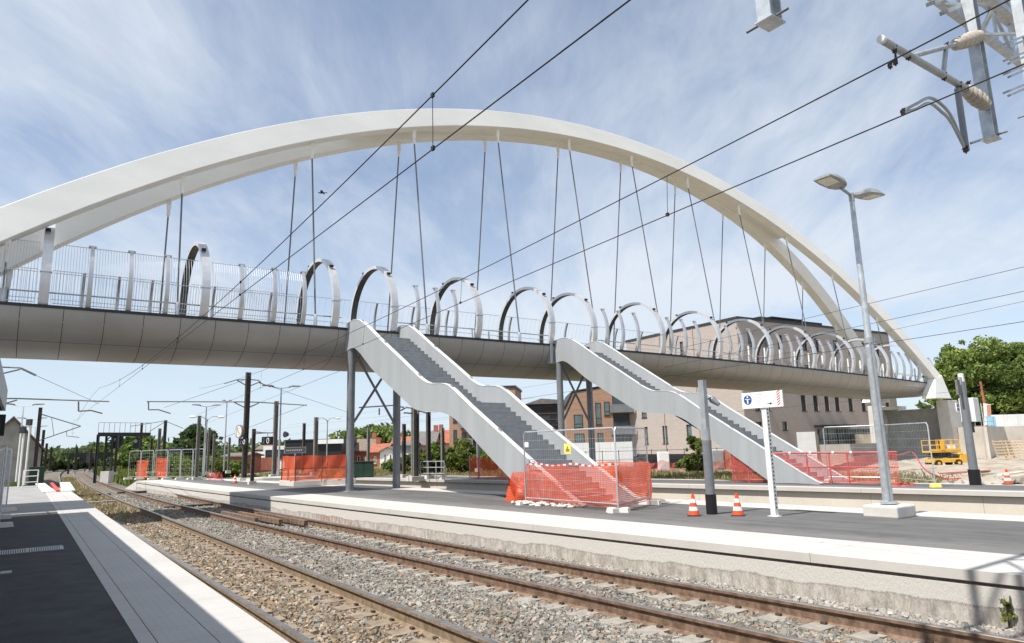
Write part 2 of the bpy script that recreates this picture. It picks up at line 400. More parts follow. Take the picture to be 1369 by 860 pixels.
# brick facades
def brickmat(name, c1, c2, mortar, sc=1.0, band=None):
    m, N, L, b = mnodes(name); tc = N.new('ShaderNodeTexCoord'); sp = N.new('ShaderNodeSeparateXYZ'); L.new(tc.outputs['Object'], sp.inputs[0])
    cb = N.new('ShaderNodeCombineXYZ'); L.new(mth(N, L, 'ADD', sp.outputs[0], sp.outputs[1]), cb.inputs[0]); L.new(sp.outputs[2], cb.inputs[1])
    br = N.new('ShaderNodeTexBrick'); L.new(cb.outputs[0], br.inputs['Vector']); br.inputs['Scale'].default_value = sc
    br.inputs['Color1'].default_value = (*c1, 1); br.inputs['Color2'].default_value = (*c2, 1); br.inputs['Mortar'].default_value = (*mortar, 1)
    br.inputs['Brick Width'].default_value = .44; br.inputs['Row Height'].default_value = .16; br.inputs['Mortar Size'].default_value = .018
    f = noise(N, L, tc.outputs['Object'], .35, 5)
    c = mixc(N, L, mth(N, L, 'MULTIPLY', f, .3), br.outputs['Color'], [x*.72 for x in c1])
    L.new(c, b.inputs['Base Color']); b.inputs['Roughness'].default_value = .85; return m
M['brick_pink'] = brickmat('brick_pink', (.40,.335,.30), (.455,.385,.345), (.44,.39,.355))
M['brick_brown'] = brickmat('brick_brown', (.36,.20,.13), (.42,.25,.165), (.38,.27,.2))
M['brick_dark'] = brickmat('brick_dark', (.25,.125,.085), (.31,.165,.115), (.27,.18,.14))
def gridmesh(name, V, UV, mat, parent=None, mats=None, midx=None, smooth=False):
    """sheet from a (n,m,3) grid with (n,m,2) uv"""
    V = np.asarray(V, float); n, m_ = V.shape[:2]
    idx = np.arange(n*m_).reshape(n, m_)
    F = np.stack([idx[:-1,:-1], idx[1:,:-1], idx[1:,1:], idx[:-1,1:]], -1).reshape(-1, 4)
    o = npmesh(name, V.reshape(-1, 3), F, mat, parent); me = o.data
    uvl = me.uv_layers.new(name='UVMap'); U = np.asarray(UV, float).reshape(-1, 2)[F.ravel()]
    uvl.data.foreach_set('uv', U.astype(np.float32).ravel())
    if smooth: me.shade_smooth(); me.set_sharp_from_angle(angle=R_(38))
    return o
def sweep(name, ss, prof, mat, smooth=False):
    """prof(s) -> list of (l, z); swept along the tracks; u = s, v = running length"""
    V = []; UV = []
    for s in ss:
        p = prof(s); run = 0; rv = []; ru = []
        for i, (l, z) in enumerate(p):
            if i: run += math.hypot(l-p[i-1][0], z-p[i-1][1])
            rv.append(SL(s, l, z)); ru.append((s, run))
        V.append(rv); UV.append(ru)
    return gridmesh(name, V, UV, mat, smooth=smooth)

# ------------------------------------------------------------------ camera
cam = bpy.data.cameras.new('camera'); co = bpy.data.objects.new('camera', cam); COL.objects.link(co)
cam.sensor_width = 36; cam.lens = FPX/W*36; cam.clip_end = 5000; cam.clip_start = .05
mw = Matrix(((RC[0,0], -RC[0,1], -RC[0,2], 0), (RC[1,0], -RC[1,1], -RC[1,2], 0), (RC[2,0], -RC[2,1], -RC[2,2], EYE), (0,0,0,1)))
co.matrix_world = mw; scene.camera = co

# ------------------------------------------------------------------ light
SUN_AZ, SUN_EL = 234.7, 58.
sun = bpy.data.lights.new('sun', 'SUN'); so = bpy.data.objects.new('sun', sun); COL.objects.link(so)
sun.energy = 4.8; sun.angle = R_(.53); sun.color = (1., .955, .89)
sd = Vector((math.sin(R_(SUN_AZ))*math.cos(R_(SUN_EL)), math.cos(R_(SUN_AZ))*math.cos(R_(SUN_EL)), math.sin(R_(SUN_EL))))
so.rotation_euler = sd.to_track_quat('Z', 'Y').to_euler(); so.location = (-30, -30, 60)
wd = bpy.data.worlds.new('World'); scene.world = wd; wd.use_nodes = True
N = wd.node_tree.nodes; L = wd.node_tree.links; bg = N['Background']
sky = N.new('ShaderNodeTexSky'); sky.sky_type = 'NISHITA'; sky.sun_disc = False
sky.sun_elevation = R_(SUN_EL); sky.sun_rotation = R_(SUN_AZ); sky.air_density = 1.0; sky.dust_density = .25; sky.ozone_density = 2.6; sky.altitude = 50
tc = N.new('ShaderNodeTexCoord'); v = tc.outputs['Generated']
sp = N.new('ShaderNodeSeparateXYZ'); L.new(v, sp.inputs[0])
den = mth(N, L, 'MAXIMUM', mth(N, L, 'ADD', sp.outputs[2], .22), .05)
cx = mth(N, L, 'DIVIDE', sp.outputs[0], den); cy = mth(N, L, 'DIVIDE', sp.outputs[1], den)
cb = N.new('ShaderNodeCombineXYZ'); L.new(cx, cb.inputs[0]); L.new(cy, cb.inputs[1])
v1 = mapv(N, L, cb.outputs[0], (1.05, .55, 1), (0, 0, R_(-32)))
warp = N.new('ShaderNodeTexNoise'); warp.inputs['Scale'].default_value = 1.3; warp.inputs['Detail'].default_value = 4; L.new(v1, warp.inputs['Vector'])
va = N.new('ShaderNodeVectorMath'); va.operation = 'MULTIPLY_ADD'; va.inputs[1].default_value = (.9, .9, 0); L.new(warp.outputs['Color'], va.inputs[0]); L.new(v1, va.inputs[2])
c1 = noise(N, L, va.outputs[0], 1.35, 8, .60)
v2 = mapv(N, L, cb.outputs[0], (2.6, .7, 1), (0, 0, R_(-38)))
c2 = noise(N, L, v2, 1.6, 9, .7)
c3 = noise(N, L, cb.outputs[0], .55, 3, .5)
cl = mth(N, L, 'ADD', mth(N, L, 'ADD', mth(N, L, 'MULTIPLY', c1, .5), mth(N, L, 'MULTIPLY', c2, .16)), mth(N, L, 'MULTIPLY', c3, .44))
cm = ramp(N, L, cl, [(.38, .03), (.49, .33), (.63, .94)])
lowfade = ramp(N, L, sp.outputs[2], [(.0, 1.5), (.12, 1.25), (.3, 1.), (.6, 1.)])
cm = mth(N, L, 'MINIMUM', mth(N, L, 'MULTIPLY', cm, lowfade), .95)
cm = mth(N, L, 'MAXIMUM', cm, ramp(N, L, sp.outputs[2], [(.0, .86), (.16, .52), (.36, .24), (.62, .03)]))
ccol = mixc(N, L, ramp(N, L, sp.outputs[2], [(.0, 0.), (.22, 1.)]), (4.7, 5.6, 6.6), (5.35, 5.8, 6.4))
skc = mixc(N, L, cm, sky.outputs['Color'], ccol)
L.new(skc, bg.inputs['Color']); bg.inputs['Strength'].default_value = .112
scene.view_settings.view_transform = 'Standard'; scene.view_settings.look = 'None'; scene.view_settings.gamma = 1
scene.view_settings.exposure = .40
scene.cycles.max_bounces = 7; scene.cycles.transparent_max_bounces = 24; scene.cycles.use_denoising = True

# ------------------------------------------------------------------ setting: ground, beds
ZR, ZF, ZB = -.42, -.615, -.645                   # rail top, rail foot, ballast
mb = MB(); mb.add([(-900,-300,-.72),(900,-300,-.72),(900,2200,-.72),(-900,2200,-.72)], [(0,1,2,3)])
structure(mb.build('ground', M['yard_ground']))

def curve(s):                                    # the line swings to the right beyond 62 m
    return max(0., s-62)**2/2000.
t1 = lerp_tab([(-20,3.62),(8,3.56),(20,3.44),(40,3.2),(52,3.2),(70,3.45),(98,4.35)])
def T1(s): return t1(min(s, 98)) if s < 98 else 4.35 + (s-98)*.035 + (s-98)**2/2400
t2x = np.polyfit([-20,4.5,9,14,21,30,45,60,75], [9.2,7.62,7.36,7.15,6.78,6.37,6.12,6.1,6.25], 4)
def T2(s):
    s0 = min(s, 70); l = float(np.polyval(t2x, s0))
    return l if s < 70 else l + (T1(s)-T1(70))
near_t = np.polyfit([-12,3.5,6.8,12.5,18.2,28.2,40,53.3], [11.2,9.82,9.49,9.03,8.56,7.74,7.0,6.33], 3)
far_t = np.polyfit([-12,5.3,10.9,13.5,21.5,33,45,54], [18.7,16.6,16.15,15.85,14.75,13.1,11.5,10.4], 3)
back_t = np.polyfit([-14,8,15,19,30,41], [27.2,23.2,21.75,21.0,18.75,16.3], 2)
def NE(s): return float(np.polyval(near_t, s))
def FE(s): return float(np.polyval(far_t, s))
def BE(s): return float(np.polyval(back_t, s))

ss = list(np.arange(-14, 60, 1.)) + list(np.arange(60, 260, 5.))
structure(sweep('ballast', ss, lambda s: [(1.9, -.70), (2.3, ZB-.005), (T1(s)+1.2, ZB-.005), ((T1(s)+T2(s))/2, ZB+.03), (T2(s)-1.2, ZB-.005), (T2(s)+1.05, ZB), (T2(s)+1.5 if s > 53 else NE(s)+.01, ZB-.03), (T2(s)+2.6 if s > 53 else NE(s)+.07, -.79)], M['ballast_bed']))
structure(sweep('ballast', np.arange(-14, 56, 1.), lambda s: [(FE(s)-.1, -.70), (FE(s)+.4, ZB-.01), (BE(s)-.3, ZB-.01), (BE(s)+.1, -.70)], M['ballast_bed']))

# ------------------------------------------------------------------ left platform (straight, edge at l = 2.07)
sl = np.arange(-14, 46.1, 1.)
structure(sweep('left_platform', np.array([-14, 0, 10, 20, 26.5]), lambda s: [(-9, 0), (.985, 0), (.985, -.5)], M['asph_left']))
structure(sweep('left_platform', np.array([26.5, 30, 40, 53]), lambda s: [(-9, 0), (.985, 0), (.985, -.5)], M['asph_left_sunlit']))
structure(sweep('platform_edge', sl, lambda s: [(.99, -.1), (.99, .004), (1.125, .004), (1.125, -.1)], M['tile_plain']))
structure(sweep('platform_edge', sl, lambda s: [(1.134, -.1), (1.134, .004), (1.575, .004), (1.575, -.1)], M['tile_dots']))
structure(sweep('platform_edge', sl, lambda s: [(1.584, -.1), (1.584, .004), (2.07, .004), (2.07, -.13), (1.95, -.13), (1.95, -.7)], M['tile_plain']))
# joint filler under the slabs
structure(sweep('platform_edge', sl, lambda s: [(.98, -.012), (1.62, -.012)], M['dark_line']))

# ------------------------------------------------------------------ middle platform
sm = np.arange(-12, 53.6, .75)
structure(sweep('middle_platform', sm, lambda s: [(NE(s)+1.62, 0), (NE(s)+1.62+.5*(FE(s)-NE(s)-2.8), .015), (FE(s)-1.12, 0)], M['asph_mid']))
structure(sweep('platform_edge', sm, lambda s: [(NE(s)+1.618, -.05), (NE(s)+1.618, .004), (NE(s), .004), (NE(s), -.125), (NE(s)+.13, -.125)], M['kerb_slab']))
structure(sweep('platform_wall', sm, lambda s: [(NE(s)+.02, -.80), (NE(s)+.012, -.178), (NE(s)+.13, -.172), (NE(s)+.13, -.12)], M['aged_wall']))
structure(sweep('platform_edge', sm, lambda s: [(FE(s)-1.118, -.05), (FE(s)-1.118, .004), (FE(s), .004), (FE(s), -.12), (FE(s)-.12, -.12), (FE(s)-.12, -.7)], M['kerb_slab']))
e0, e1 = NE(53.2), FE(53.2)
mb = MB(); mb.add([SL(53.3, e0, -.7), SL(53.3, e1, -.7), SL(53.3, e1, 0), SL(53.3, e0, 0), SL(57.5, e0-.25, -.7), SL(57.5, e1-.4, -.7)], [(0,3,2,1), (3,4,5,2), (0,4,3), (1,2,5)])
structure(mb.build('platform_ramp', M['conc']))

# ------------------------------------------------------------------ back platform
sb = np.arange(-14, 42.1, .75)
structure(sweep('back_platform', sb, lambda s: [(BE(s)+.5, .0), (BE(s)+3.1, .0), ], M['asph_mid']))
structure(sweep('platform_edge', sb, lambda s: [(BE(s)+.502, -.05), (BE(s)+.502, .004), (BE(s), .004), (BE(s), -.13), (BE(s)+.14, -.13), (BE(s)+.14, -.16)], M['kerb_slab']))
structure(sweep('platform_wall', sb, lambda s: [(BE(s)+.14, -.12), (BE(s)+.14, -.9)], slabmat('wall_panels', (.62,.57,.48), 3.0)))
structure(sweep('platform_edge', sb, lambda s: [(BE(s)+3.102, -.05), (BE(s)+3.102, .004), (BE(s)+3.55, .004), (BE(s)+3.55, -.8)], M['kerb_slab']))
mb = MB(); mb.add([SL(42, BE(42), -.8), SL(42, BE(42)+3.5, -.8), SL(42, BE(42)+3.5, 0), SL(42, BE(42), 0), SL(48, BE(47)-.2, -.8), SL(48, BE(47)+2.6, -.8)], [(0,3,2,1), (3,4,5,2), (0,4,3), (1,2,5)])
structure(mb.build('platform_ramp', M['conc_grey']))

# ------------------------------------------------------------------ railway tracks
def rail(ss, fl, off, g=1.5):
    """rail section swept along fl(s)+off; material 0 rust, 1 running surface"""
    prof = [(-.08,-.02),(-.08,.0),(-.014,.025),(-.012,.118),(-.042,.135),(-.042,.165),(-.034,.172),(.034,.172),(.042,.165),(.042,.135),(.012,.118),(.014,.025),(.08,.0),(.08,-.02)]
    mats = [0]*14
    for j in (5, 6, 7): mats[j] = 1
    rings = [[SL(s, fl(s)+off+a*1.06, ZF-.005+b*1.2) for a, b in prof] for s in ss]
    mb = MB(); mb.loft(rings, mats=mats); return mb
ss1 = list(np.arange(-6, 62, 1.)) + list(np.arange(62, 200, 3.))
def track(name, label, fl, sleeper_mat, rust, s0, n, step, half, gauge, ssr=ss1):
    t = thing(name, label, 'railway track')
    for off in (-gauge/2, gauge/2):
        rail(ssr, fl, off).build('rail', [M[rust], M['rail_head']], t, smooth=True)
    for i in range(n):
        s = s0 + i*step; l = fl(s); mb = MB(); ang = math.atan2(TD[1], TD[0])
        sk = random.uniform(-.012, .012)
        for sg in (-1, 1):                       # two concrete blocks joined by a tie bar
            c = SL(s+sk*sg, l+sg*(gauge/2+.03), ZF-.062)
            mb.cbox(c, (.29, .86, .145), ang)
            for d in (-.085, .085):
                c2 = SL(s+sk*sg, l+sg*gauge/2+d, ZF+.02)
                mb.cbox(c2, (.075, .045, .04), ang, 1)
        mb.cbox(SL(s, l, ZF-.10), (.05, 1.2, .05), ang, 1)
        mb.build('sleeper', [M[sleeper_mat], M['clip']], t)
    return t
track('railway_track', 'brown rusty railway track running close beside the shaded left platform edge', T1, 'sleeper_brown', 'rail_rust_tan', 4.2, 96, .60, 1.1, 1.56)
track('railway_track', 'railway track with pale concrete sleepers along the stained white middle platform wall', T2, 'sleeper', 'rail_rust', 1.6, 98, .60, 1.1, 1.56)
# timber level crossing boards lying between the rails in the bridge's shadow
def T3(s): return (FE(s)+BE(s))/2
def T4(s): return BE(s)+7.5
track('railway_track', 'railway track sunk between the middle and the back platform', T3, 'sleeper', 'rail_rust', 8, 8, .6, 1.1, 1.56, ssr=list(np.arange(-6, 60, 1.5)))
track('railway_track', 'weedy railway track in the yard behind the back platform', T4, 'sleeper', 'rail_rust', 8, 8, .6, 1.1, 1.56, ssr=list(np.arange(-6, 60, 1.5)))
for i, (sa, sb_, l0) in enumerate([(27.2, 23.4, -.42), (26.4, 22.2, -.05), (25.6, 21.2, .36)]):
    mb = MB(); mb.beam(SL(sa, T2(sa)+l0, ZR-.05), SL(sb_, T2(sb_)+l0+.05, ZR-.05), .13, .16)
    tag(mb.build('loose_rail', M['rail_rust'], bevel=.01), ['short rusty rail length in the bridge shadow, nearest the left rail of its track',
        'short rusty rail length lying in the middle between two others', 'short rusty rail length lying between the rails, closest to the platform wall'][i], 'rail', 'loose rails between the track rails')
for i, (s, fl) in enumerate([(40.5, T1), (48.5, T1), (33.5, T2), (49.5, T2)]):
    mb = MB(); mb.beam(SL(s, fl(s)-1.2, ZB+.07), SL(s+.2, fl(s)+1.25, ZB+.07), .34, .12)
    tag(mb.build('cable_cover', M['conc_grey'] if i == 0 else M['mast_brown'], bevel=.01), ['pale concrete cable cover crossing under the rails of the brown left track', 'dark cable cover crossing the left track beyond the pale one',
        'dark cable cover crossing the right track before the bridge shadow', 'dark far cable cover crossing the right track near its bend'][i], 'cable cover', 'cable covers across the tracks')

# ballast stones near the camera, every one a small rough block
def stones(n, s_rng, lf, hf, size, tints, w):
    s = s_rng[0] + (s_rng[1]-s_rng[0])*rng.random(n)**1.0
    u = rng.random(n); lo = np.array([lf(a)[0] for a in s]); hi = np.array([lf(a)[1] for a in s]); l = lo + (hi-lo)*u
    return s, l
def make_stones(name, s, l, z, size, cols):
    n = len(s)
    base = np.array([(-1,-1,-.7),(1,-1,-.7),(1,1,-.7),(-1,1,-.7),(-.8,-.8,.8),(.8,-.8,.8),(.8,.8,.8),(-.8,.8,.8)])
    Q = np.array([(0,3,2,1),(4,5,6,7),(0,1,5,4),(1,2,6,5),(2,3,7,6),(3,0,4,7)])
    sc = size[:, None]*(.6 + .8*rng.random((n, 3)))
    V = base[None]*sc[:, None, :] * (1 + .55*(rng.random((n, 8, 3))-.5))
    a, b, c = (rng.random((3, n))*2*np.pi)
    b *= .35; c *= .35
    ca, sa, cb_, sb2, cc, sc2 = np.cos(a), np.sin(a), np.cos(b), np.sin(b), np.cos(c), np.sin(c)
    x, y, zz = V[..., 0], V[..., 1], V[..., 2]
    y, zz = cb_[:,None]*y - sb2[:,None]*zz, sb2[:,None]*y + cb_[:,None]*zz
    x, zz = cc[:,None]*x + sc2[:,None]*zz, -sc2[:,None]*x + cc[:,None]*zz
    x, y = ca[:,None]*x - sa[:,None]*y, sa[:,None]*x + ca[:,None]*y
    px = TD[0]*s + TN[0]*l; py = TD[1]*s + TN[1]*l
    V = np.stack([x + px[:,None], y + py[:,None], zz + z[:,None]], -1).reshape(-1, 3)
    F = (Q[None] + 8*np.arange(n)[:, None, None]).reshape(-1, 4)
    C = np.repeat(np.concatenate([cols, np.ones((n, 1))], 1), 8, axis=0)
    return tag(npmesh(name, V, F, M['stone'], colors=C), 'loose grey and tan ballast stones heaped between and beside the rails', 'ballast stones', kind='stuff')
pal_grey = np.array([(.29,.28,.255),(.36,.345,.315),(.23,.235,.225),(.44,.42,.385),(.33,.295,.245),(.37,.30,.235),(.27,.28,.262),(.19,.185,.172),(.38,.365,.345),(.31,.305,.285)])
pal_tan = np.array([(.36,.275,.185),(.42,.34,.24),(.26,.195,.13),(.50,.44,.35),(.33,.23,.145),(.30,.27,.22),(.20,.15,.105),(.44,.36,.27)])
def bed(n, s0, s1, size):
    s = s0 + (s1-s0)*rng.random(n); hi = np.array([NE(a)+.12 for a in s]); l = 2.12 + (hi-2.12)*rng.random(n)
    t1c = np.array([T1(a) for a in s]); t2c = np.array([T2(a) for a in s]); keep = np.ones(n, bool)
    for c, s00 in ((t1c, 4.2), (t2c, 1.6)):
        for sg in (-1, 1):
            keep &= np.abs(l - (c + sg*.78)) > .085
        d = np.abs((s-s00+.3) % .6-.3); dl = np.abs(np.abs(l-c)-.78)
        keep &= ~((d < .145) & (np.abs(dl-.03) < .41) & (rng.random(n) < (.97 if c is t2c else .80)))
        keep &= ~((d < .07) & (np.abs(l-c) < .5) & (rng.random(n) < .6))
    s, l, t1c, t2c = s[keep], l[keep], t1c[keep], t2c[keep]; k = len(s)
    mid = np.clip(1-np.abs(l-(t1c+t2c)/2)/1.0, 0, 1)
    z = ZB - .016 + .03*rng.random(k) + .055*mid + np.where(l > t2c+1.15, -.01, 0)
    tan = np.clip((t1c+1.35-l)/.9, 0, 1)*.68 + .14*(np.sin(s*1.7+l*2.3)+np.sin(s*.6-l*1.9) > .9)
    pick = rng.random(k) < tan
    cols = np.where(pick[:,None], pal_tan[rng.integers(0, len(pal_tan), k)], pal_grey[rng.integers(0, len(pal_grey), k)])
    dr = np.minimum(np.abs(np.abs(l-t1c)-.78), np.abs(np.abs(l-t2c)-.78)); rust = np.clip(1-dr/.34, 0, 1)*(.35+.65*rng.random(k))*.75
    cols = cols*(1-rust[:,None]) + np.array([.24,.155,.10])*rust[:,None]
    blot = (np.sin(s*.9+np.sin(l*1.7)*2)+np.sin(s*2.3-l*3.1) > 1.25) & (rng.random(k) < .7)
    cols = np.where(blot[:,None], cols*.72+np.array([.03,.022,.012]), cols)
    near_wall = l > t2c + 1.02
    cols = np.where(near_wall[:,None], cols*.65+np.array([.55,.54,.52])*.35, cols)
    cols = np.clip(cols*np.array([.80,.775,.735])*(.76+.48*rng.random((k,1))), 0, 1)
    make_stones('ballast_stones', s, l, z, size*(.65+.7*rng.random(k)), cols)
bed(62000, 3.2, 14, .0255); bed(52000, 14, 27, .029); bed(26000, 27, 46, .036)
# ------------------------------------------------------------------ arch footbridge
BAZ = 54.7
BP = G(460.5, 657.5)                              # foot of the near left stair column, under the near deck edge
BX = azv(BAZ); BY = np.array([-BX[1], BX[0]])
def BW(x, y, z): p = BP[:2] + BX*x + BY*y; return (p[0], p[1], z)
bridge = thing('arch_footbridge', 'white arch footbridge with silver hoops and a bronze grey hull spanning the railway', 'footbridge', (BP[0], BP[1], 0), R_(90-BAZ))
def zt(x): return 6.80 - (.0004*(x-9)**2 if x > 9 else .0001*(x-9)**2)
XL, XR = -26., 55.6
YC = 2.3
# deck: walkway slab, edge strip, hull
xs = np.arange(XL, XR+.01, 1.22)
mb = MB(); mb.loft([[(x,.12,zt(x)-.16),(x,4.48,zt(x)-.16),(x,4.48,zt(x)-.55),(x,.12,zt(x)-.55)] for x in xs]); mb.build('deck', M['steel_grey'], bridge)
for y0 in (-.03, 4.47):
    mb = MB(); mb.loft([[(x,y0,zt(x)+.015),(x,y0+.16,zt(x)+.015),(x,y0+.16,zt(x)-.09),(x,y0,zt(x)-.09)] for x in xs]); mb.build('edge_strip', M['dark'], bridge)
half = catmull([(.0,-.09),(.045,-.36),(.17,-.66),(.42,-.95),(.72,-1.14)], 9)
half2 = catmull([(.735,-1.148),(1.2,-1.38),(1.75,-1.52),(2.3,-1.56)], 6)
def hullprof(x, sh=0):
    k = 1. if x < 47 else max(.55, 1-(x-47)/20.)
    P = [(p[0]+sh*.02, p[1]*k+sh*.03) for p in half] ; Q = [(p[0], p[1]*k+sh*.03) for p in half2]
    P = P + Q; return P + [(4.6-p[0], p[1]) for p in reversed(P[:-1])]
mb = MB()
for x in xs[:-1]:
    a, b2 = x+.009, x+1.22-.009
    pa = hullprof(a); segs = [pa[:len(half)], pa[len(half):len(half)+11], pa[len(half)+11:]]
    k0 = 0
    for sg in segs:
        n = len(sg); pb = hullprof(b2)[k0:k0+n]; k0 += n
        mb.loft([[(a, p[0], zt(a)+p[1]) for p in sg], [(b2, p[0], zt(b2)+p[1]) for p in pb]], closed=False)
mb.build('hull_cladding', M['hull'], bridge, smooth=True)
mb = MB(); mb.loft([[(x, p[0], zt(x)+p[1]) for p in hullprof(x, 1)] for x in xs], closed=True); mb.build('hull_core', M['dark_line'], bridge)

# arch ribs: two leaning boxes meeting along the crown
AC = 18.75
def zarch(u): return 20.92 - (.0107*u*u + 8.2e-7*u**4)
def lean(z): return .37 + .150*(20.9-z)
us = np.linspace(-37.6, 34.9, 78)
for sg in (-1, 1):
    rings = []
    for u in us:
        z = zarch(u); dz = -(2*.0107*u + 4*8.2e-7*u**3); t = nrm((1, dz)); n = (-t[1], t[0])
        h = .97 + .10*(abs(u)/38)**2; w = .70
        yc = YC + sg*lean(z)
        lo = (n[0]*-h, n[1]*-h); yl = sg*.150*h*n[1]
        ring = []
        for (yy, dn) in ((-w/2, 0), (w/2, 0), (w/2, 1), (-w/2, 1)):
            ring.append((AC+u+lo[0]*dn, yc+yy+(yl if dn else 0), z+lo[1]*dn))
        rings.append(ring)
    mb = MB(); mb.loft(rings); mb.build('arch_rib', M['white_paint'], bridge, bevel=.02)
mb = MB()
rings = []
for u in np.linspace(-18, 18, 40):
    z = zarch(u); dz = -(2*.0107*u + 4*8.2e-7*u**3); t = nrm((1, dz)); n = (-t[1], t[0]); c = lean(z)-.30; dp = .89 if abs(u) < 12 else max(.16, .89-(abs(u)-12)*.122)
    rings.append([(AC+u-n[0]*a, YC+s_*(c+.12*a), z-n[1]*a) for s_, a in ((-1,.12),(1,.12),(1,dp),(-1,dp))])
mb.loft(rings); mb.build('arch_tie_plate', M['white_paint'], bridge)
# feet of the arch at the right end and the left end
for sg in (-1, 1):
    for e, ue in ((1, 34.9), (-1, -37.4)):
        xe = AC + ue; ye = YC + sg*lean(zarch(ue)); ze = zarch(ue)
        y0 = ye + sg*.38; y1 = ye - sg*.36
        mb = MB(); mb.loft([[(xe-e*1.35, y0, ze-.35), (xe+e*.06, y0, ze+.05), (xe+e*.06, y1, ze+.05), (xe-e*1.35, y1, ze-.35)],
                            [(xe-e*2.3, y0+sg*.28, ze-2.0), (xe+e*.62, y0+sg*.28, ze-2.0), (xe+e*.62, y1-sg*.1, ze-2.0), (xe-e*2.3, y1-sg*.1, ze-2.0)]])
        mb.build('arch_foot', M['white_paint'], bridge, bevel=.03)

# hangers, each with its sockets
def arch_under(x, sg):
    u = x-AC; z = zarch(u); dz = -(2*.0107*u + 4*8.2e-7*u**3); h = .98/nrm((1, dz))[0]
    zz = z-h; return zz, YC + sg*lean(z) + sg*.16
for k in range(-1, 12):
    x = -11.87 + 5.26*k
    for sg in (-1, 1):
        zz, yy = arch_under(x, sg); y0 = .14 if sg < 0 else 4.46; z0 = zt(x)
        if zz - z0 < 1: continue
        p0 = np.array((x, y0, z0+.45)); p1 = np.array((x, yy, zz-.75)); d = nrm(p1-p0)
        mb = MB(); mb.tube([p0, p1], .036, 6); h = mb.build('hanger', M['hanger'], bridge, smooth=True)
        mb = MB(); mb.tube([p0-d*.5, p0-d*.2, p0, p0+d*.06], [.05,.075,.075,.04], 8); mb.beam((x,y0,z0-.02), (x,y0,z0+.2), .04, .14); mb.build('hanger_socket', M['alu'], h, smooth=True)
        mb = MB(); mb.tube([p1-d*.06, p1, p1+d*.35], [.04,.07,.07], 8); mb.beam(p1+d*.3, (x,yy,zz+.05), .05, .18, up=(1,0,0)); mb.build('hanger_socket', M['white_paint'], h, smooth=True)

# hoops and cage ribs follow one ellipse
EZ, EA, EB = 1.05, 2.42, 2.35                      # centre height over the edge, half axes
def ell(t, r=0): return (YC - (EA+r)*math.cos(t), EZ + (EB+r)*math.sin(t))
def band(x, t0, t1, n, wx, wr, taper=False, mats=None):
    mb = MB(); rings = []
    for t in np.linspace(t0, t1, n):
        a = ell(t, wr/2); b2 = ell(t, -wr/2); z = zt(x); q = wx
        if taper: f = (t-t0)/(t1-t0); q = wx*(1-.35*f)
        rings.append([(x-q/2,a[0],z+a[1]),(x+q/2,a[0],z+a[1]),(x+q/2,b2[0],z+b2[1]),(x-q/2,b2[0],z+b2[1])])
    return mb.loft(rings, mats=mats)
def hoop(x, w=.30):
    h = band(x, -.60, math.pi+.60, 44, w, .15, mats=[0,0,1,0]).build('hoop', [M['hoop_bright'], M['hoop_inner_shade']], bridge, smooth=True)
    for t in (.75, math.pi*.62):
        mb = MB(); c = ell(t, .15); mb.cbox((x-.05, c[0], zt(x)+c[1]), (.16, .10, .10)); mb.build('hoop_lamp', M['black'], h)
    for t in (.03, math.pi-.03):
        mb = MB(); c = ell(t, .0); mb.cbox((x, c[0], zt(x)+c[1]), (w+.05, .22, .03)); mb.build('hoop_clamp', M['galv'], h)
hx = [-21.2, -16.0, -10.75, -5.7, -.55, 2.15, 6.62, 11.1, 14.05, 19.45, 24.7, 30.0, 35.2, 40.4, 45.6, 50.8]
for x in hx: hoop(x)
T1A = math.asin((2.24-EZ)/EB)
near_ribs = [-19.9,-18.6,-17.4,-14.7,-13.4,-12.2,-9.45,-8.22,-7.02,-4.37,-3.1,-1.9,3.34,4.38,5.34,15.0,16.2,17.4,20.2,21.46,22.7,25.7,26.9,28.1,31.2,32.4,33.6,36.4,37.6,38.8,41.7,42.9,44.1,47,48.2,49.4,52.2,53.4]
for x in near_ribs:
    r = band(x, -.56, T1A, 12, .17, .14, True).build('cage_rib', M['alu'], bridge, smooth=True)
    mb = MB(); c = ell(T1A); mb.cbox((x, c[0], zt(x)+c[1]+.03), (.24, .15, .05)); mb.build('rib_cap', M['alu'], r)
far_ribs = [x for x in list(np.arange(-20.6, 0, 1.24))+list(np.arange(1.2, 21, 2.1))+list(np.arange(22.4, 54, 3.5)) if min(abs(x-h) for h in hx) > .42]
for x in far_ribs:
    band(x, math.pi+.56, math.pi-T1A, 12, .15, .13, True).build('cage_rib', M['alu'], bridge, smooth=True)
def bars(x0, x1, far, step=.085, r=.0062, top=T1A):
    mb = MB(); n = int((x1-x0)/step)
    for i in range(n+1):
        x = x0 + (x1-x0)*i/n; pts = []
        for t in np.linspace(-.42, top, 6):
            c = ell(math.pi-t if far else t, -.02); pts.append((x, c[0], zt(x)+c[1]))
        mb.tube(pts, r, 4, cap=False)
    for t in (-.42, .03, top):
        c = ell(math.pi-t if far else t, -.03); mb.tube([(x0, c[0], zt(x0)+c[1]), (x1, c[0], zt(x1)+c[1])], .014, 5)
    return mb.build('bar_panel', M['hoop_bright'], bridge)
for a, b2 in [(-20.9,-16.3),(-15.7,-11),(-10.5,-5.95),(-5.45,-1.8)]:
    bars(a, b2, False)
ext = [(hx[i]+.25, hx[i+1]-.25) for i in range(len(hx)-1)] + [(51.05, 54.4)]
for a, b2 in ext:
    bars(a, b2, True, .12 if a < -1 else .3, .006 if a < -1 else .004)
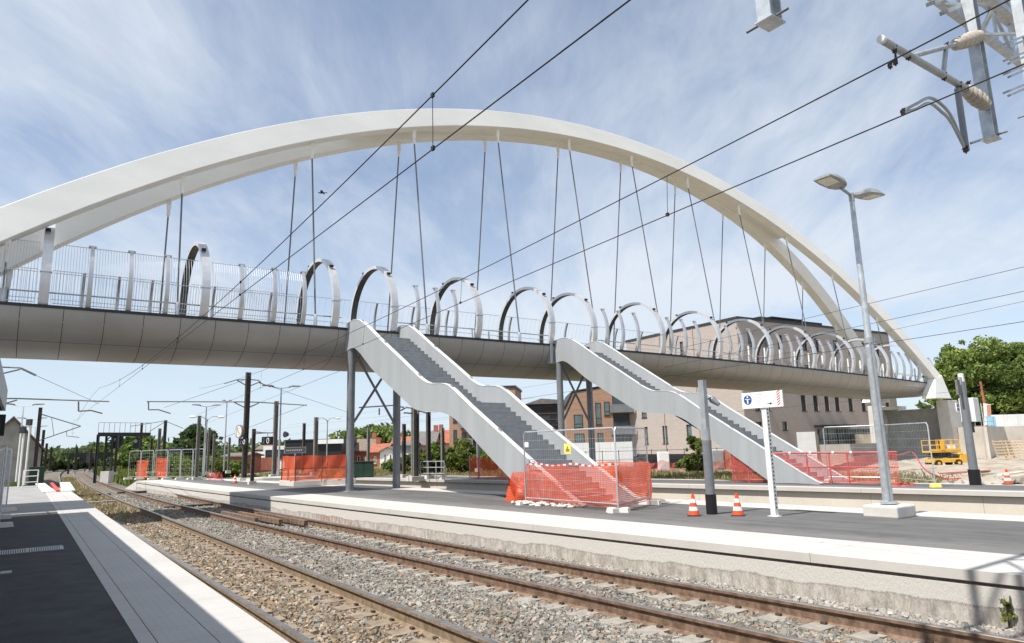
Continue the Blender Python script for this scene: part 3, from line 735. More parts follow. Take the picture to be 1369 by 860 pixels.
# low near rail beside the walkway
for a, b2 in [(-24, -.15), (2.35, 11.2), (14.2, 54.5)]:
    mb = MB(); mb.tube([(x, .30, zt(x)+.50) for x in np.linspace(a, b2, 14)], .028, 6)
    mb.build('handrail', M['galv'], bridge, smooth=True)
for x in [7.8, 8.9, 10.0]: 
    mb = MB(); mb.beam((x, 4.1, zt(x)-.1), (x, 4.25, zt(x)+1.25), .07, .07); mb.build('rail_post', M['alu'], bridge)
for x in np.arange(26.4, 53, 1.75):
    mb = MB(); mb.beam((x, .35, zt(x)-.1), (x-.05, .30, zt(x)+1.15), .10, .07); mb.build('rail_post', M['white_paint'], bridge)
# ends of the hull by the stairs: small soffit plates
for x in (11.0,):
    mb = MB(); mb.box((x, -.06, zt(x)-1.0), (x+.14, .3, zt(x)+.02)); mb.build('stair_joint_plate', M['stair_paint'], bridge)

# ------------------------------------------------------------------ staircases
SAZ = 138.6
SXv = azv(SAZ); SYv = np.array([-SXv[1], SXv[0]])
top = catmull([(-.15,6.93),(.3,7.03),(.7,7.05),(1.15,6.92),(1.8,6.54),(2.8,5.88),(4.0,5.13),(5.1,4.43),(5.6,4.12),(6.05,3.93),(6.5,3.87),(6.95,3.83),(7.45,3.64),(8.5,2.95),(9.8,2.14),(11.1,1.33),(12.3,.58),(13.0,.16),(13.3,.03)], 90)
bot = catmull([(-.15,5.78),(.25,5.86),(.62,5.86),(1.1,5.60),(2.2,4.78),(3.5,4.02),(4.9,3.21),(5.4,3.02),(6.0,2.94),(6.9,2.85),(7.5,2.66),(8.1,2.30),(9.2,1.50),(10.4,.69),(11.2,.14),(11.42,.02),(12.0,.02),(12.6,.02),(13.2,.0)], 90)
SWD = 2.55
def stair(origin, label, sc=1.):
    t = thing('staircase', label, 'staircase', (origin[0], origin[1], 0), R_(90-SAZ), 'staircases down from the footbridge')
    for y0 in (0., SWD-.17):
        ins = 0 if y0 == 0 else 0
        mb = MB(); rings = [[(a[0], y0, a[1]), (b2[0], y0, b2[1]), (b2[0], y0+.17, b2[1]), (a[0], y0+.17, a[1])] for a, b2 in zip(top, bot)]
        st = mb.loft(rings).build('stringer', M['stair_paint'], t, smooth=True)
        mb = MB(); cap = [[(a[0], y0-.012, a[1]+.004), (a[0], y0-.012, a[1]+.022), (a[0], y0+.182, a[1]+.022), (a[0], y0+.182, a[1]+.004)] for a in top]
        mb.loft(cap).build('parapet_cap', M['cap_sunlit'], st, smooth=True)
        for i in range(14, 86, 11):
            a = top[i]; d = nrm((top[i+1][0]-a[0], top[i+1][1]-a[1]))
            mb = MB(); mb.beam((a[0], y0+.11, a[1]+.03), (a[0]+d[0]*.16, y0+.11, a[1]+d[1]*.16+.03), .06, .03); mb.build('cap_fixing', M['steel_grey'], st)
    # steps: two flights of nineteen and a landing
    y0, y1 = .171, SWD-.171
    def flight(x0, z0, n, run, rise, nm):
        mb = MB(); prof = []
        for i in range(n):
            prof += [(x0+i*run, z0-i*rise), (x0+(i+1)*run, z0-i*rise)]
        prof.append((x0+n*run, z0-n*rise))
        low = [(x0+n*run-.30, z0-n*rise-.02), (x0-.1, z0-.42)]
        P = prof + low; n_ = len(P)
        vs = [(p[0], y0, p[1]) for p in P] + [(p[0], y1, p[1]) for p in P]
        fs = [(i, (i+1) % n_, n_+(i+1) % n_, n_+i) for i in range(n_)]
        mb.add(vs, fs); f = mb.build(nm, M['step_grey'], t)
        mb = MB()
        for i in range(n): mb.box((x0+(i+1)*run-.035, y0+.01, z0-i*rise-.012), (x0+(i+1)*run+.012, y1-.01, z0-i*rise+.008))
        mb.build('step_nosing', M['galv_dull'], f)
    R1 = 6.36; rise = R1/38; run = .268
    flight(.95, R1, 19, run, rise, 'stair_flight')
    xl = .95+19*run
    mb = MB(); mb.box((xl-.02, y0, R1/2-.22), (xl+1.15, y1, R1/2)); mb.build('landing', M['step_grey'], t)
    flight(xl+1.15, R1/2, 19, run, rise, 'stair_flight')
    mb = MB(); mb.box((-.45, y0, R1-.25), (1.0, y1, R1+.001)); mb.build('landing', M['step_grey'], t)
    # columns and cross bracing under the upper end
    for yy in (.16, SWD-.16):
        mb = MB(); mb.tube([(.12, yy, 0), (.12, yy, 5.86)], .165, 16); c = mb.build('column', M['steel_grey'], t, smooth=True)
        mb = MB(); mb.cbox((.12, yy, .015), (.5, .5, .03)); mb.build('base_plate', M['galv_dull'], c)
    for a, b2 in (((.16, .30, 5.75), (.16, SWD-.30, 2.75)), ((.06, SWD-.30, 5.55), (.06, .30, 2.75))):
        mb = MB(); mb.tube([a, b2], .055, 8); mb.build('brace', M['steel_grey'], t, smooth=True)
    return t
stair((BP[0], BP[1]), 'pale grey double staircase landing inside the orange netting on the middle platform')
S2 = BW(11.3, 0, 0)
stair((S2[0], S2[1]), 'pale grey double staircase landing behind the red barriers on the back platform')
# ------------------------------------------------------------------ things on the middle platform
TRZ = math.atan2(TD[1], TD[0])                     # local x along the tracks (away), y to the left
def cone(px, py, label, z=0., h=.50):
    c = thing('traffic_cone', label, 'traffic cone', G(px, py, z), random.uniform(0, 3), 'orange and white traffic cones')
    mb = MB(); mb.cbox((0,0,.0125), (.30,.30,.025)); mb.cbox((0,0,.032), (.25,.25,.014)); mb.build('cone_base', M['cone_base'], c, bevel=.004)
    prof = [(.04,.125),(.13,.104),(.215,.085),(.30,.066),(.385,.047),(.47,.03),(.50,.026)]
    mb = MB(); n = 24
    rings = [[(r*math.cos(2*math.pi*j/n), r*math.sin(2*math.pi*j/n), z_) for j in range(n)] for z_, r in prof]
    o = len(mb.v); mb.v += [p for r in rings for p in r]
    for i in range(len(rings)-1):
        for j in range(n):
            mb.f.append((o+i*n+j, o+i*n+(j+1) % n, o+(i+1)*n+(j+1) % n, o+(i+1)*n+j)); mb.m.append(1 if i in (1, 3) else 0)
    mb.f.append(tuple(o+(len(rings)-1)*n+j for j in range(n))); mb.m.append(0)
    mb.build('cone_body', [M['cone_orange'], M['cone_white']], c, smooth=True)
    c.scale = (h/.5,)*3
cone(928, 690.5, 'orange and white cone left of the grey post with the black foot')
cone(987, 690.5, 'orange and white cone between the grey post and the white sign post')
cone(1348, 648, 'orange and white cone on the back platform beside the grey equipment mast')
cone(314, 646.5, 'small far cone beside the post of the station clock')

# lamp post with two flat LED heads
lp = G(1190, 691)
lamp = thing('street_lamp', 'tall galvanised lamp post with two flat grey heads standing in a concrete block', 'street lamp', lp, R_(90-54.7))
mb = MB(); mb.box((-.40,-.36,0), (.40,.36,.25)); mb.build('foundation_block', M['conc'], lamp, bevel=.035)
mb = MB(); mb.tube([(0,0,.27),(0,0,.32)], .17, 20); mb.tube([(0,0,.3),(0,0,3.6)], [.105,.088], 20); mb.tube([(0,0,3.6),(0,0,3.68),(0,0,7.1)], [.088,.074,.052], 20); mb.build('pole', M['galv'], lamp, smooth=True)
mb = MB(); mb.tube([(-.10,-.07,.35),(-.083,-.05,3.7)], .02, 6); mb.build('cable_conduit', M['galv_dull'], lamp, smooth=True)
mb = MB(); mb.tube([(0,0,3.68),(0,0,3.80)], .10, 16); mb.cbox((.12,-.06,3.75), (.16,.1,.08)); mb.build('pole_clamp', M['galv_dull'], lamp, smooth=True)
mb = MB(); mb.tube([(-.42,0,7.19),(0,0,7.09),(.42,0,7.19)], .035, 10); mb.tube([(0,0,6.95),(0,0,7.14)], .06, 12); mb.build('bracket', M['galv_dull'], lamp, smooth=True)
for sg in (-1, 1):
    mb = MB(); rings = []
    for u, w, t in ((0,.06,.06),(.06,.15,.09),(.2,.22,.11),(.5,.24,.095),(.74,.22,.06),(.82,.20,.035)):
        x = sg*(.36+u); z_ = 7.20+.10*u
        rings.append([(x,-w,z_),(x,-w*.8,z_+t),(x,w*.8,z_+t),(x,w,z_),(x,w*.9,z_-.018),(x,-w*.9,z_-.018)])
    mb.loft(rings); hd = mb.build('lamp_head', M['galv_dull'], lamp, smooth=True)
    mb = MB(); mb.add([(sg*.72,-.16,7.213),(sg*1.12,-.16,7.253),(sg*1.12,.16,7.253),(sg*.72,.16,7.213)], [(0,1,2,3)]); mb.build('led_panel', mat('led_panel', (.72,.70,.6), .3), hd)

# grey post with black sleeve and a camera
p = thing('post', 'grey post with a black sleeve at its foot between two cones', 'post', G(952, 688.5), TRZ)
mb = MB(); mb.tube([(0,0,0),(0,0,.46)], .125, 18); mb.build('sleeve', M['black'], p, smooth=True)
mb = MB(); mb.tube([(0,0,.4),(0,0,1.62)], .108, 18); mb.tube([(0,0,1.60),(0,0,1.68)], .112, 18); mb.build('lower_tube', M['steel_grey'], p, smooth=True)
mb = MB(); mb.tube([(0,0,1.62),(0,0,1.95)], .100, 18); mb.box((-.075,-.06,1.9), (.075,.06,3.08)); mb.build('upper_profile', M['galv_dull'], p)
mb = MB(); mb.tube([(0,-.06,2.62),(-.05,-.22,2.66)], .02, 8); mb.sphere((-.06,-.26,2.62), .085); mb.tube([(-.06,-.26,2.62),(-.2,-.3,2.5)], [.085,.05], 12); mb.build('camera', M['steel_grey'], p, smooth=True)

# white sign board on its post
sgn = G(1036, 691)
s_ = thing('sign_board', 'white direction board with a blue disc on a white perforated post', 'sign', sgn, TRZ)
mb = MB(); mb.box((-.06,-.06,0), (.06,.055,2.42)); po = mb.build('post', M['pole_white'], s_, bevel=.004)
mb = MB(); mb.box((-.12,-.1,0), (.12,.1,.02)); mb.build('foot_plate', M['pole_white'], po)
for k in range(26):
    mb = MB(); mb.cbox((-.062, -.0, .2+.085*k), (.006,.035,.04)); mb.build('slot', M['frame_dark'], po)
mb = MB(); mb.box((-.52,.056,2.36), (.53,.085,2.72)); bd = mb.build('board', M['pole_white'], s_, bevel=.004)
def yd(): return .0875
def bquad(mb, x, z, w, h, m=0, y=.0885): mb.box((-x-w, .085, z), (-x, y, z+h), m)
# seen from the track the board reads towards +(-x); disc at its left (far) end
mb = MB(); mb.disc((.37,.087,2.56), (0,1,0), .105, .006, 28); dsc = mb.build('blue_disc', M['blue'], bd)
mb = MB(); mb.disc((.37,.0915,2.625), (0,1,0), .022, .004, 14); mb.box((.30,.0905,2.565), (.44,.0935,2.582)); mb.box((.352,.0905,2.475), (.388,.0935,2.585)); mb.build('pictogram', M['pole_white'], dsc)
mb = MB()
for (x0, x1, z) in ((.19,-.05,2.655),(.12,-.14,2.60),(.15,-.02,2.535),(.17,.03,2.475)):
    mb.box((min(x0,x1), .0855, z), (max(x0,x1), .0875, z+.013))
mb.build('faint_lettering', mat('faint_print', (.62,.55,.54), .6), bd)
mb = MB(); mb.box((-.13-.10,.0855,2.438), (-.13,.088,2.452)); mb.add([(-.20,.088,2.475),(-.255,.088,2.445),(-.20,.088,2.415)], [(0,1,2)]); mb.build('arrow', M['black'], bd)
mb = MB()
for k in range(6):
    z = 2.385+.055*k
    mb.add([(-.38,.0875,z),(-.46,.0875,z+.05),(-.46,.0875,z+.075),(-.38,.0875,z+.025)], [(0,1,2,3)])
mb.build('stripes', M['red'], bd)

# mesh fence panels
def heras(name, label, p0, p1, h=2.05, group='wire mesh fence panels', vert=.09, foot='conc', feet=True):
    p0 = np.array(p0, float); p1 = np.array(p1, float); d = p1-p0; Lg = math.hypot(d[0], d[1]); a = math.atan2(d[1], d[0])
    t = thing(name, label, 'fence panel', p0, a, group); zz = p1[2]-p0[2]
    mb = MB(); mb.tube([(0,0,.08),(0,0,h-.08),(.06,0,h),(Lg-.06,0,h+zz),(Lg,0,h-.08+zz),(Lg,0,.08+zz)], .021, 8); mb.tube([(0,0,.2),(Lg,0,.2+zz)], .016, 6); mb.build('frame', M['galv'], t, smooth=True)
    mb = MB()
    for i in range(1, int(Lg/vert)): mb.tube([(i*vert,0,.2),(i*vert,0,h)], .0028, 3, cap=False)
    for z_ in (.45,.72,1.0,1.27,1.55,1.8): mb.tube([(0,0,z_),(Lg,0,z_+zz)], .0035, 3, cap=False)
    mb.build('wire_mesh', M['galv'], t)
    if feet:
        for x in (0., Lg):
            fw_ = .5 if foot == 'yellow_tag' else 1.; mb = MB(); mb.loft([[(x-.10,-.30*fw_,.0),(x+.10,-.30*fw_,0),(x+.10,.30*fw_,0),(x-.10,.30*fw_,0)],[(x-.08,-.27*fw_,.12),(x+.08,-.27*fw_,.12),(x+.08,.27*fw_,.12),(x-.08,.27*fw_,.12)]]); mb.build('foot', M[foot], t, bevel=.01)
    return t
PA, PB, PC = G(703, 675), G(827, 685.5), G(869, 675)
f1 = heras('fence_panel', 'wire mesh fence panel with orange netting and a yellow tag before the near stair', PA, PB)
ang1 = f1.rotation_euler.z
f2 = heras('fence_panel', 'short wire mesh fence panel closing the right side of the near stair foot', PB, PC)
Lf1 = float(np.hypot(*(PB-PA)[:2]))
mb = MB(); mb.box((Lf1*.487,-.03,1.42), (Lf1*.487+.27,-.022,1.69)); o = mb.build('warning_tag', M['yellow_tag'], f1)
mb = MB(); 
for (x, z, w, h) in ((.07,1.48,.14,.05),(.11,1.55,.05,.07),(.06,1.53,.16,.02)): mb.box((Lf1*.487+x,-.0335,z),(Lf1*.487+x+w,-.0305,z+h))
mb.build('tag_symbol', mat('tag_ink', (.25,.2,.03), .6), o)
mb = MB(); mb.box((.06,-.03,1.62), (.24,-.022,1.76)); mb.build('paper_tag', M['pole_white'], f1)

def net(name, label, pts, h0, h1, matn, cat='netting', group=None, wob=.03, sag=.04, nx=26, ny=9, seed=1, flare=0.):
    """net hung along the ground line pts, from height h0 to h1"""
    r = np.random.default_rng(seed); P = [np.array(p, float) for p in pts]; seg = [np.hypot(*(P[i+1]-P[i])[:2]) for i in range(len(P)-1)]; Lt = sum(seg)
    V = np.zeros((nx*len(seg)+1, ny, 3)); UV = np.zeros((nx*len(seg)+1, ny, 2)); k = 0; run = 0
    phs = r.random(6)*6
    for i, sgm in enumerate(seg):
        n_ = nx + (1 if i == len(seg)-1 else 0)
        for j in range(n_):
            f = j/nx; p = P[i]+(P[i+1]-P[i])*f; u = run+sgm*f; d = (P[i+1]-P[i])[:2]/sgm; nn = np.array([-d[1], d[0]])
            for q in range(ny):
                g = q/(ny-1); z = h0+(h1-h0)*g - sag*abs(math.sin(u*1.9+phs[0]))*g
                w = wob*(math.sin(u*3.1+g*2+phs[1])+.6*math.sin(u*7.3-g*5+phs[2])) + flare*(1-g)*(1-g)
                V[k, q] = (p[0]+nn[0]*w, p[1]+nn[1]*w, p[2]+z); UV[k, q] = (u, g*(h1-h0))
            k += 1
        run += sgm
    o = gridmesh(name, V, UV, M[matn], smooth=True)
    return tag(o, label, cat, group)
off = np.array([0, 0, 0.])
nvec = nrm(np.array([(PB-PA)[1], -(PB-PA)[0], 0])); 
net('orange_netting', 'orange plastic netting hung along the fence before the near stair', [PA-nvec*.05, PB-nvec*.05], .10, 1.12, 'net', wob=.02, sag=.05, seed=3)
net('orange_netting', 'orange plastic netting on the short fence right of the near stair foot', [PB+np.array([-.03,.03,0]), PC+np.array([-.03,.03,0])], .10, 1.12, 'net', wob=.04, seed=4)
PD = G(684, 668)
net('orange_netting', 'slanting orange netting pulled from the fence corner down towards the left stringer', [G(681,667), G(690,674), PA], .02, 1.0, 'net', wob=.09, sag=.10, nx=16, seed=15, flare=.1)
net('orange_netting', 'bunched orange netting bulging at the left corner of the near stair fence', [G(694,673), G(683,668), G(690,662)], .0, .95, 'net_dense', wob=.10, sag=.12, nx=14, seed=5, flare=.15)
PE = G(834, 664)
net('orange_netting', 'dense orange netting behind the foot of the near stair', [PC, G(868,667), G(800,664)], .08, 1.12, 'net_dense', wob=.06, seed=6)
# red and white tape along the top of the net
mb = MB(); n = 30
q0, q1 = PA-nvec*.075+np.array([0,0,1.10]), PB-nvec*.075+np.array([0,0,1.10])
for i in range(n):
    a = q0+(q1-q0)*i/n; b2 = q0+(q1-q0)*(i+1)/n; sgz = .03*math.sin(i*.5)
    mb.add([a+(0,0,sgz), b2+(0,0,sgz), b2+(0,0,sgz+.05), a+(0,0,sgz+.05)], [(0,1,2,3)], i % 2)
tag(mb.build('barrier_tape', [M['red'], M['pole_white']]), 'red and white striped tape stretched along the top of the orange netting', 'barrier tape')
# low heap of pale stones at the stringer's foot
sx0 = BP[:2]+SXv*12.0
mb = MB()
for k in range(60):
    a = random.uniform(-1.2, 1.2); b2 = random.gauss(-.25, .12)
    pz = (sx0[0]+SXv[0]*a+SYv[0]*b2, sx0[1]+SXv[1]*a+SYv[1]*b2, random.uniform(.02,.09))
    mb.sphere(pz, (random.uniform(.05,.1), random.uniform(.04,.08), random.uniform(.03,.06)), 6, 4)
tag(mb.build('stone_heap', M['conc']), 'low heap of pale stones along the foot of the near stair', 'stones', kind='stuff')

# orange barrier round the plinth left of the column
def SLc(s, l, z=0): return np.array(SL(s, l, z))
mb = MB(); c4 = [SL(33.8,10.75), SL(33.0,13.6), SL(35.0,13.5), SL(35.6,10.6)]
mb.prism([(c[0], c[1]) for c in c4], .0, .26); tag(mb.build('concrete_plinth', M['conc'], bevel=.02), 'low concrete plinth under the orange barrier left of the grey column', 'plinth')
net('orange_netting', 'dense orange netting standing on the concrete plinth left of the stair columns', [SLc(35.5,10.65,.2), SLc(33.85,10.8,.2), SLc(33.1,13.5,.2)], .02, 1.28, 'net_dense', wob=.05, seed=8)
t = thing('barrier', 'thin steel frame holding the orange netting on the plinth', 'barrier frame', (0,0,0))
for (s, l) in ((33.8,10.82),(33.1,13.45),(33.4,12.0),(34.6,10.72),(35.45,10.66)):
    mb = MB(); mb.tube([SL(s,l,.2), SL(s,l,1.5)], .02, 6); mb.build('post', M['mast_brown'], t)
mb = MB(); mb.tube([SL(35.45,10.66,.85), SL(33.8,10.82,.85), SL(33.1,13.45,.85)], .018, 6); mb.build('rail', M['mast_brown'], t)
# kerb of the second stair opening
mb = MB(); mb.prism([SL(45.5,10.7)[:2], SL(43.2,11.2)[:2], SL(42.2,15)[:2], SL(44.5,14.8)[:2]], 0, .14); tag(mb.build('concrete_kerb', M['conc']), 'low pale concrete kerb round the foot of the clock mast', 'kerb')

# back platform: orange netting, railing, cabinet
net('orange_netting', 'orange netting stretched on posts on the back platform seen under the near stair', [G(627,640), G(672,641.5), G(684,642)], .05, 1.15, 'net', wob=.05, seed=9)
t = thing('barrier_post_row', 'grey posts carrying the far orange netting under the near stair', 'barrier posts')
for q in (628, 640, 672):
    g = G(q, 640.3); mb = MB(); mb.tube([g, g+(0,0,3.0 if q == 640 else 1.25)], .05 if q == 640 else .02, 8); mb.build('post', M['galv_dull'], t, smooth=True)
def railing(label, p0, p1, h=1.0, nb=3, posts=4, m='galv'):
    p0 = np.array(p0); p1 = np.array(p1); t = thing('guard_rail', label, 'railing')
    for k in range(nb):
        z = np.array([0,0,h*(k+1)/nb]); mb = MB(); mb.tube([p0+z, p1+z], .025, 6); mb.build('rail', M[m], t)
    for k in range(posts):
        q = p0+(p1-p0)*k/(posts-1); mb = MB(); mb.tube([q, q+np.array([0,0,h])], .03, 6); mb.build('post', M[m], t)
railing('pale steel guard rail with three bars near the tall pale mast', G(562,641), G(594,641.5), .95)
t = thing('cabinet', 'dark green equipment cabinet between the two stair columns', 'cabinet', G(486.5,638.5), R_(10))
mb = MB(); mb.box((-.58,-.25,0), (.58,.35,.92)); mb.build('housing', M['green_cab'], t, bevel=.015); mb = MB(); mb.box((-.62,-.29,.92), (.62,.39,.97)); mb.build('lid', M['green_cab'], t)
for sx in (-.57, .01):
    mb = MB(); mb.box((sx,-.265,.06), (sx+.55,-.252,.88)); mb.build('door', M['green_cab'], t)

# red barriers at the second stair
def bk(s, o, z=0): return np.array(SL(s, BE(s)+o, z))
t = thing('red_barrier', 'red and white railed safety barrier with red netting around the far stair foot', 'barrier')
g0, g1, g2, g3 = G(981,645), G(1150,649), G(1205,650.5), G(1110,644)
pts = [g0, g1, g2]
for h in (1.12, .62, .12):
    mb = MB(); path = [p_+np.array([0,0,h]) for p_ in pts]; mb.tube(path, .035 if h > 1 else .018, 8); mb.build('rail', M['red_rail'], t, smooth=True)
for f in (0,.14,.3,.47,.63,.8,.93):
    q = g0+(g1-g0)*f; mb = MB(); mb.tube([q, q+(0,0,1.15)], .028, 6); mb.build('post', M['red_rail'], t)
    mb = MB(); mb.tube([q+(g1-g0)*.025+(0,0,1.12), q+(g1-g0)*.04+(0,0,1.12)], .048, 8); mb.build('white_sleeve', M['pole_white'], t)
net('red_netting', 'faded red netting hung from the barrier around the far stair foot', [g0, g1, g2], .05, 1.08, 'net_red', wob=.03, seed=11)
net('red_netting', 'red netting along the far side of the far stair foot', [g0+np.array([.6,1.6,0]), g3+np.array([0,1.5,0])], .05, 1.0, 'net_red', wob=.04, seed=12)
mb = MB(); mb.tube([G(1196,648), G(1212,649)+(0,0,.05), G(1224,648.5)], .05, 8); mb.tube([G(1190,650),G(1210,650.5),G(1222,649.6)], .045, 8)
tag(mb.build('folded_net_bundle', M['red_rail'], smooth=True), 'rolled red net lying on the back platform beside the tilted mesh fence', 'net roll')
heras('fence_panel', 'wire mesh fence panel with a yellow foot at the right on the back platform', G(1190,646), G(1251,652), foot='yellow_tag')
heras('fence_panel', 'wire mesh fence panel standing before the white hoarding right of the far stair', G(1108,645), G(1186,646))
mb = MB(); pts = [G(1187,628,-.2)+(0,0,.9), G(1205,630,-.2)+(0,0,.85), G(1222,622,-.2)+(0,0,.8), G(1238,640,-.2)+(0,0,.4), G(1262,641,-.3)+(0,0,.05), G(1285,641,-.3)+(0,0,.05)]
mb.tube(catmull(pts, 40), .03, 6); tag(mb.build('red_cable', M['cable_red'], smooth=True), 'red cable looping down behind the right mesh fence to the ground', 'cable')

# equipment mast on the back platform, right
t = thing('equipment_mast', 'grey mast with a black foot carrying white boxes and signal backs by the right trees', 'mast', G(1304.5,648.5), TRZ)
mb = MB(); mb.tube([(0,0,0),(0,0,.5)], .175, 18); mb.build('sleeve', M['black'], t, smooth=True)
mb = MB(); mb.tube([(0,0,.45),(0,0,2.35),(0,0,3.4)], [.135,.12,.105], 18); mb.build('tube', M['steel_grey'], t, smooth=True)
mb = MB(); mb.box((-.25,-.52,2.05), (.2,-.1,2.85)); mb.build('equipment_box', M['pole_white'], t, bevel=.02)
mb = MB(); mb.box((-.05,-.22,3.0), (.02,.12,3.55)); mb.build('signal_back', M['galv_dull'], t); mb = MB(); mb.box((-.05,.22,2.95), (.02,.42,3.45)); mb.build('signal_back', M['mast_grey'], t)
mb = MB(); mb.tube([(0,-.05,3.4),(0,-.05,3.68)], .09, 12); mb.build('cap', M['pole_white'], t, smooth=True)
mb = MB(); mb.cbox((0,-.2,1.85), (.18,.2,.3)); mb.build('clamp_box', M['black'], t)

# ------------------------------------------------------------------ left platform
cn = thing('platform_canopy', 'grey platform canopy whose roof edge shows at the left border', 'canopy', (0,0,0))
mb = MB(); q = [SL(25.4,-.63), SL(25.4,-6.8), SL(-12,-6.8), SL(-12,-.63)]; mb.prism([a[:2] for a in q], 3.55, 3.72); mb.build('roof', M['galv_dull'], cn)
mb = MB(); mb.beam(SL(25.45,-.60,3.40), SL(-12,-.60,3.40), .07, .62); mb.beam(SL(25.45,-.57,3.40), SL(25.45,-6.8,3.40), .07, .62); mb.build('fascia', M['galv_dull'], cn)
for s in (22, 15, 8, -5):
    mb = MB(); mb.tube([SL(s,-3.6,0), SL(s,-3.6,3.6)], .12, 12); mb.build('column', M['steel_grey'], cn)
dsp = thing('departure_display', 'dark display box hanging from the canopy end at the left border', 'display', SL(25.2,-.60,2.35), TRZ)
mb = MB(); mb.box((-.1,-.06,0), (.1,1.2,.62)); mb.build('case', M['black'], dsp); mb = MB(); mb.box((-.104,.03,.06),(-.1005,1.1,.56)); mb.build('screen', M['frame_dark'], dsp)
for y in (.15,.95):
    mb = MB(); mb.tube([(0,y,.6),(0,y,1.22)], .02, 6); mb.build('hanger_rod', M['galv_dull'], dsp)
mb = MB(); q = [SL(20,-6.9), SL(20,-14), SL(-14,-14), SL(-14,-6.9)]; 
stn = thing('unseen_station_building', 'unseen station building wall added behind the left platform canopy to block light', 'building'); mb.prism([a[:2] for a in q], -.3, 6.5); mb.build('wall', M['brick_dark'], stn); mb = MB(); mb.prism([SL(20.4,-6.6)[:2], SL(20.4,-14.3)[:2], SL(-14,-14.3)[:2], SL(-14,-6.6)[:2]], 6.5, 6.9); mb.build('roof', M['roof_grey'], stn)  # unseen building, added behind the canopy to block light
# drain grate
g = [G(-8,733), G(78,727.5), G(80.5,739.5), G(-8,748)]
ctr = sum(g)/4; s0 = float(ctr[:2]@TD); l0 = float(ctr[:2]@TN)
gr = thing('drain_grate', 'steel slotted drain grate set in the dark left platform asphalt', 'drain grate', SL(s0, l0, .002), TRZ)
wl = 1.08; ws = .62
mb = MB()
for sx in (-ws/2, ws/2): mb.box((sx-.02,-wl/2,0), (sx+.02,wl/2,.012))
for sy in (-wl/2, 0, wl/2): mb.box((-ws/2,sy-.02,.0005), (ws/2,sy+.02,.0115))
mb.build('frame', M['galv_dull'], gr)
mb = MB()
for k in range(30): y = -wl/2+.03+k*(wl-.06)/29; mb.box((-ws/2+.02,y-.008,.001), (ws/2-.02,y+.008,.010))
mb.build('bars', M['galv'], gr); mb = MB(); mb.add([(-ws/2,-wl/2,.0004),(ws/2,-wl/2,.0004),(ws/2,wl/2,.0004),(-ws/2,wl/2,.0004)], [(0,1,2,3)]); mb.build('pit', M['dark_line'], gr)
mb = MB(); c = G(8,766); mb.cbox((c[0],c[1],.008), (.24,.14,.012), TRZ); tag(mb.build('marker_plate', M['galv_dull']), 'small worn metal plate in the left asphalt below the drain grate', 'plate')
# white painted end of the left platform
for (sa, la, sb2, lb, lw, lab) in ((41.5,1.15,53,.95,.5,'white painted strip at the far end of the left platform, on its inner side'), (41.5,1.95,53,2.25,.55,'white painted strip at the far end of the left platform, on the track side')):
    mb = MB(); mb.beam(SL(sa,la,.03), SL(sb2,lb,.10), lw, .05, m=0); tag(mb.build('painted_slab', M['pole_white']), lab, 'slab')
mb = MB(); mb.beam(SL(41.6,1.53,.02), SL(53,1.55,.07), .16, .12); tag(mb.build('red_stripe', M['red']), 'red stripe painted between the two white strips of the platform end', 'painted stripe')

# fence frames at the left border
for i, (a, b2, lab) in enumerate([(SL(21.8,-.38), SL(24.6,-.95), 'mesh fence panel at the left border nearest the canopy shadow edge'), (SL(24.8,-.45), SL(28.0,-.55), 'mesh fence panel at the left border behind the nearest one'), (SL(28.3,-.35), SL(31.4,-.9), 'mesh fence panel at the left border farthest along the platform')]):
    heras('fence_panel', lab, a, b2, 2.0)

# lamps with twin thin heads
def twin_lamp(label, p, h, span=.95, kind='flat', m='galv_dull', rz=R_(90-54.7), r=.055):
    t = thing('platform_lamp', label, 'platform lamp', p, rz, 'platform lamps')
    mb = MB(); mb.tube([(0,0,0),(0,0,h*.5),(0,0,h)], [r*1.3,r*1.1,r*.8], 8); mb.build('pole', M[m], t, smooth=True)
    if kind == 'flat':
        mb = MB(); mb.tube([(-span*.5,0,h+.06),(0,0,h-.02),(span*.5,0,h+.06)], .03, 6); mb.build('bracket', M[m], t)
        for sg in (-1, 1):
            mb = MB(); mb.loft([[(sg*x, -w, h+.06+.08*(x-.4)), (sg*x, w, h+.06+.08*(x-.4)), (sg*x, w*.8, h+.06+.08*(x-.4)+tt), (sg*x, -w*.8, h+.06+.08*(x-.4)+tt)] for x, w, tt in ((span*.42,.08,.06),(span*.6,.16,.10),(span*1.05,.16,.06))]); mb.build('lamp_head', M['mast_grey'], t)
    else:
        for sg in (-1, 1):
            pts = catmull([(0,0,h-.3),(sg*.12,0,h+.0),(sg*.45,0,h+.2),(sg*.85,0,h+.18)], 10); mb = MB(); mb.tube(pts, .03, 6); mb.build('bracket', M[m], t, smooth=True)
            mb = MB(); mb.sphere((sg*1.05,0,h+.16), (.28,.13,.09), 10, 6); mb.build('lamp_head', M['pole_white'], t, smooth=True)
    return t
twin_lamp('twin headed thin lamp behind the orange barrier, right of the clock mast', G(372,640), 5.75, 1.15)
twin_lamp('twin headed thin lamp farther left than the clock mast', SL(64,12.6), 5.7, 1.1)
twin_lamp('tall twin headed lamp at the left border, nearest of the row', SL(64,-.35), 5.6, 1.25, m='pole_white')
twin_lamp('smaller twin headed lamp at the left border, second of the row', SL(86,.35), 5.6, 1.2, m='pole_white')
twin_lamp('smallest twin headed lamp at the left border, last of the row', SL(108,.9), 5.6, 1.2, m='pole_white')
twin_lamp('single headed thin lamp mast above the dark station sign', SL(70,15.6), 6.6, .4)
twin_lamp('swan necked lamp with pale heads before the leafy tree left of the clock mast', SL(58,11.5), 4.35, kind='swan')
twin_lamp('swan necked lamp with pale heads rising before the black building', G(436.5,626)*np.array([1,1,0]), 4.6, kind='swan')

